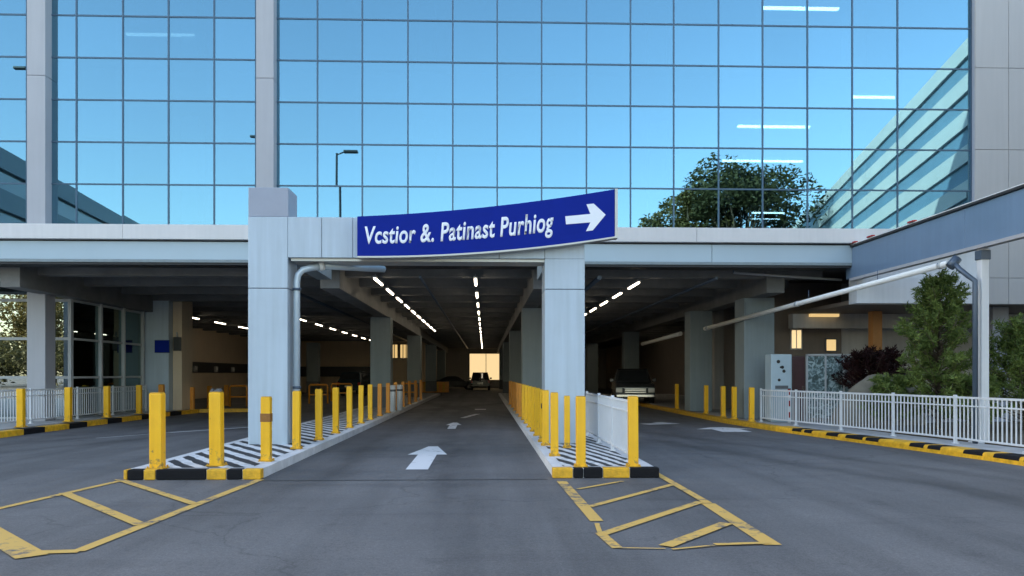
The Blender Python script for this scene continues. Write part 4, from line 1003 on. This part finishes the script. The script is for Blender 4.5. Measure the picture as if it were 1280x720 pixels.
for k, (x, y, h, w) in enumerate([(-62,-58,13,12),(-74,-62,12,11),(-52,-64,11,10),(-85,-55,14,12),(-68,-75,15,13)]):
    big_tree('broadleaf_tree', (x,y,0), h, w, f'sunlit olive tree mirrored in lower left lobby glass, {["with the widest crown","leftmost low one","rightmost low one","tall one at left edge","tallest set back"][k]}', 'leafwarm', 40+k, 5000, .3, gT)
for k, (x, y) in enumerate([(-50,-46),(-62,-48),(-76,-44)]):
    big_tree('hedge_shrub', (x,y,0), 5.2, 15, f'low dark shrub mirrored at the foot of the olive trees, {["rightmost","middle","leftmost"][k]}', 'leafdark', 60+k, 6000, .28, 'low shrubs mirrored in lobby glass')
# lamp posts
def lamp_post(x, y, H, label, rz=0):
    o = empty('street_lamp', (x,y,0), rz); b = MB(); b.tube([(0,0,0),(0,0,H*.5),(0,0,H)], [.11,.09,.06], 10); b.build('pole','lampmetal',o)
    b = MB(); b.tube([(0,0,H-.1),(.5,0,H+.1)], .04, 8); b.build('arm','lampmetal',o); b = MB(); b.box(.4,1.2,-.18,.18,H+.02,H+.16,.04); b.build('lamp_head','lampmetal',o); return tag(o, label, 'street lamp', 'street lamps mirrored in the glass')
lamp_post(XA(412,44)+.1, 2.4-2.2, 14.2, 'slim street lamp mirrored whole in the glass just right of the portal cap')
lamp_post(XA(331,60), -13.6, 19.3, 'street lamp whose small head shows mirrored beside the narrow grey pilaster', math.pi)
lamp_post(XA(42,52), -5.6, 21.0, 'street lamp whose head is mirrored at the far left pane', math.pi)
# right: white open deck building seen mirrored
def deck_building(name, x0, y0, x1, y1, zs, th, label, depth=14, side=1, postn=6, zr0=0, pm='deck', im='infill'):
    o = empty(name, (x0,y0,0)); d = Vector((x1-x0,y1-y0,0)); Lg = d.length; d.normalize(); n = Vector((-d.y,d.x,0))*side
    def box(b, s0, s1, u0, u1, z0, z1, mi=0):
        P_ = [d*s+n*u+Vector((0,0,z)) for z in (z0,z1) for s,u in ((s0,u0),(s1,u0),(s1,u1),(s0,u1))]
        v = [b.bm.verts.new(p) for p in P_]
        for f in ((0,1,2,3),(4,5,6,7),(0,1,5,4),(1,2,6,5),(2,3,7,6),(3,0,4,7)): b.bm.faces.new([v[i] for i in f]).material_index = mi
    for z in zs:
        b = MB(); box(b, 0, Lg, 0, .25, z, z+th); b.build('parapet',pm,o)
        b = MB(); box(b, 0, Lg, .14, .22, z+th, z+th+.82 if z < zs[-1] else z+th+.02); b.build('infill_panel',im,o)
        b = MB(); box(b, 0, Lg, .25, depth, z-.1, z+.25); b.build('deck','deckdark',o)
    for k in range(postn):
        s = Lg*k/(postn-1); b = MB(); box(b, s-.3 if k else 0, s+.3, .3, .8, 0, zs[-1]); b.build('column','deckdark',o)
    b = MB(); box(b, 0, Lg, depth, depth+.3, zr0, zs[-1]); b.build('rear_wall','deckdark',o)
    return tag(o, label, 'building')
deck_building('deck_building', 20.9, 12.4, 31.5, -36, [3.1+1.55*k for k in range(9)], .74, 'white banded open deck building mirrored at the right end of the glass wall', side=1, postn=8)
deck_building('walkway_building', -22.4, 9.0, -24.6, -12, [7.4, 9.3, 11.2], .95, 'banded walkway structure mirrored at the lower left of the glass wall', side=-1, postn=4, depth=3, zr0=7.4, pm='deckdark', im='deck')

# ------------------------------------------------------------------ world, sun, camera
w = bpy.data.worlds.new('World'); SC.world = w; w.use_nodes = True; N = w.node_tree.nodes; L = w.node_tree.links
sky = N.new('ShaderNodeTexSky'); sky.sky_type = 'NISHITA'; sky.sun_disc = False
ELEV, AZ = R(24), R(-60)       # behind the building, slightly to the left
sky.sun_elevation = ELEV; sky.sun_rotation = AZ; sky.altitude = 50; sky.air_density = 1.0; sky.dust_density = 1.2; sky.ozone_density = 1.2
L.new(sky.outputs[0], N['Background'].inputs['Color']); N['Background'].inputs['Strength'].default_value = .13
sd = bpy.data.lights.new('sun', 'SUN'); sd.energy = 3.0; sd.angle = R(.5); sd.color = (1,.93,.82); so = bpy.data.objects.new('sun', sd); COL.objects.link(so)
sv = Vector((math.sin(AZ)*math.cos(ELEV), math.cos(AZ)*math.cos(ELEV), math.sin(ELEV))); so.rotation_euler = sv.to_track_quat('Z','Y').to_euler(); so.location = sv*80
cam = bpy.data.cameras.new('camera'); co = bpy.data.objects.new('camera', cam); COL.objects.link(co); SC.camera = co
co.location = (0,0,EYE); co.rotation_euler = (R(90),0,-A); cam.sensor_width = 36; cam.lens = 28.125; cam.shift_y = 108/1280; cam.clip_end = 2000; cam.clip_start = .05
vs = SC.view_settings; vs.view_transform = 'Standard'; vs.look = 'None'; vs.exposure = 2.58; vs.use_white_balance = True; vs.white_balance_temperature = 7700; vs.white_balance_tint = 10; vs.gamma = 1; vs.use_curve_mapping = False
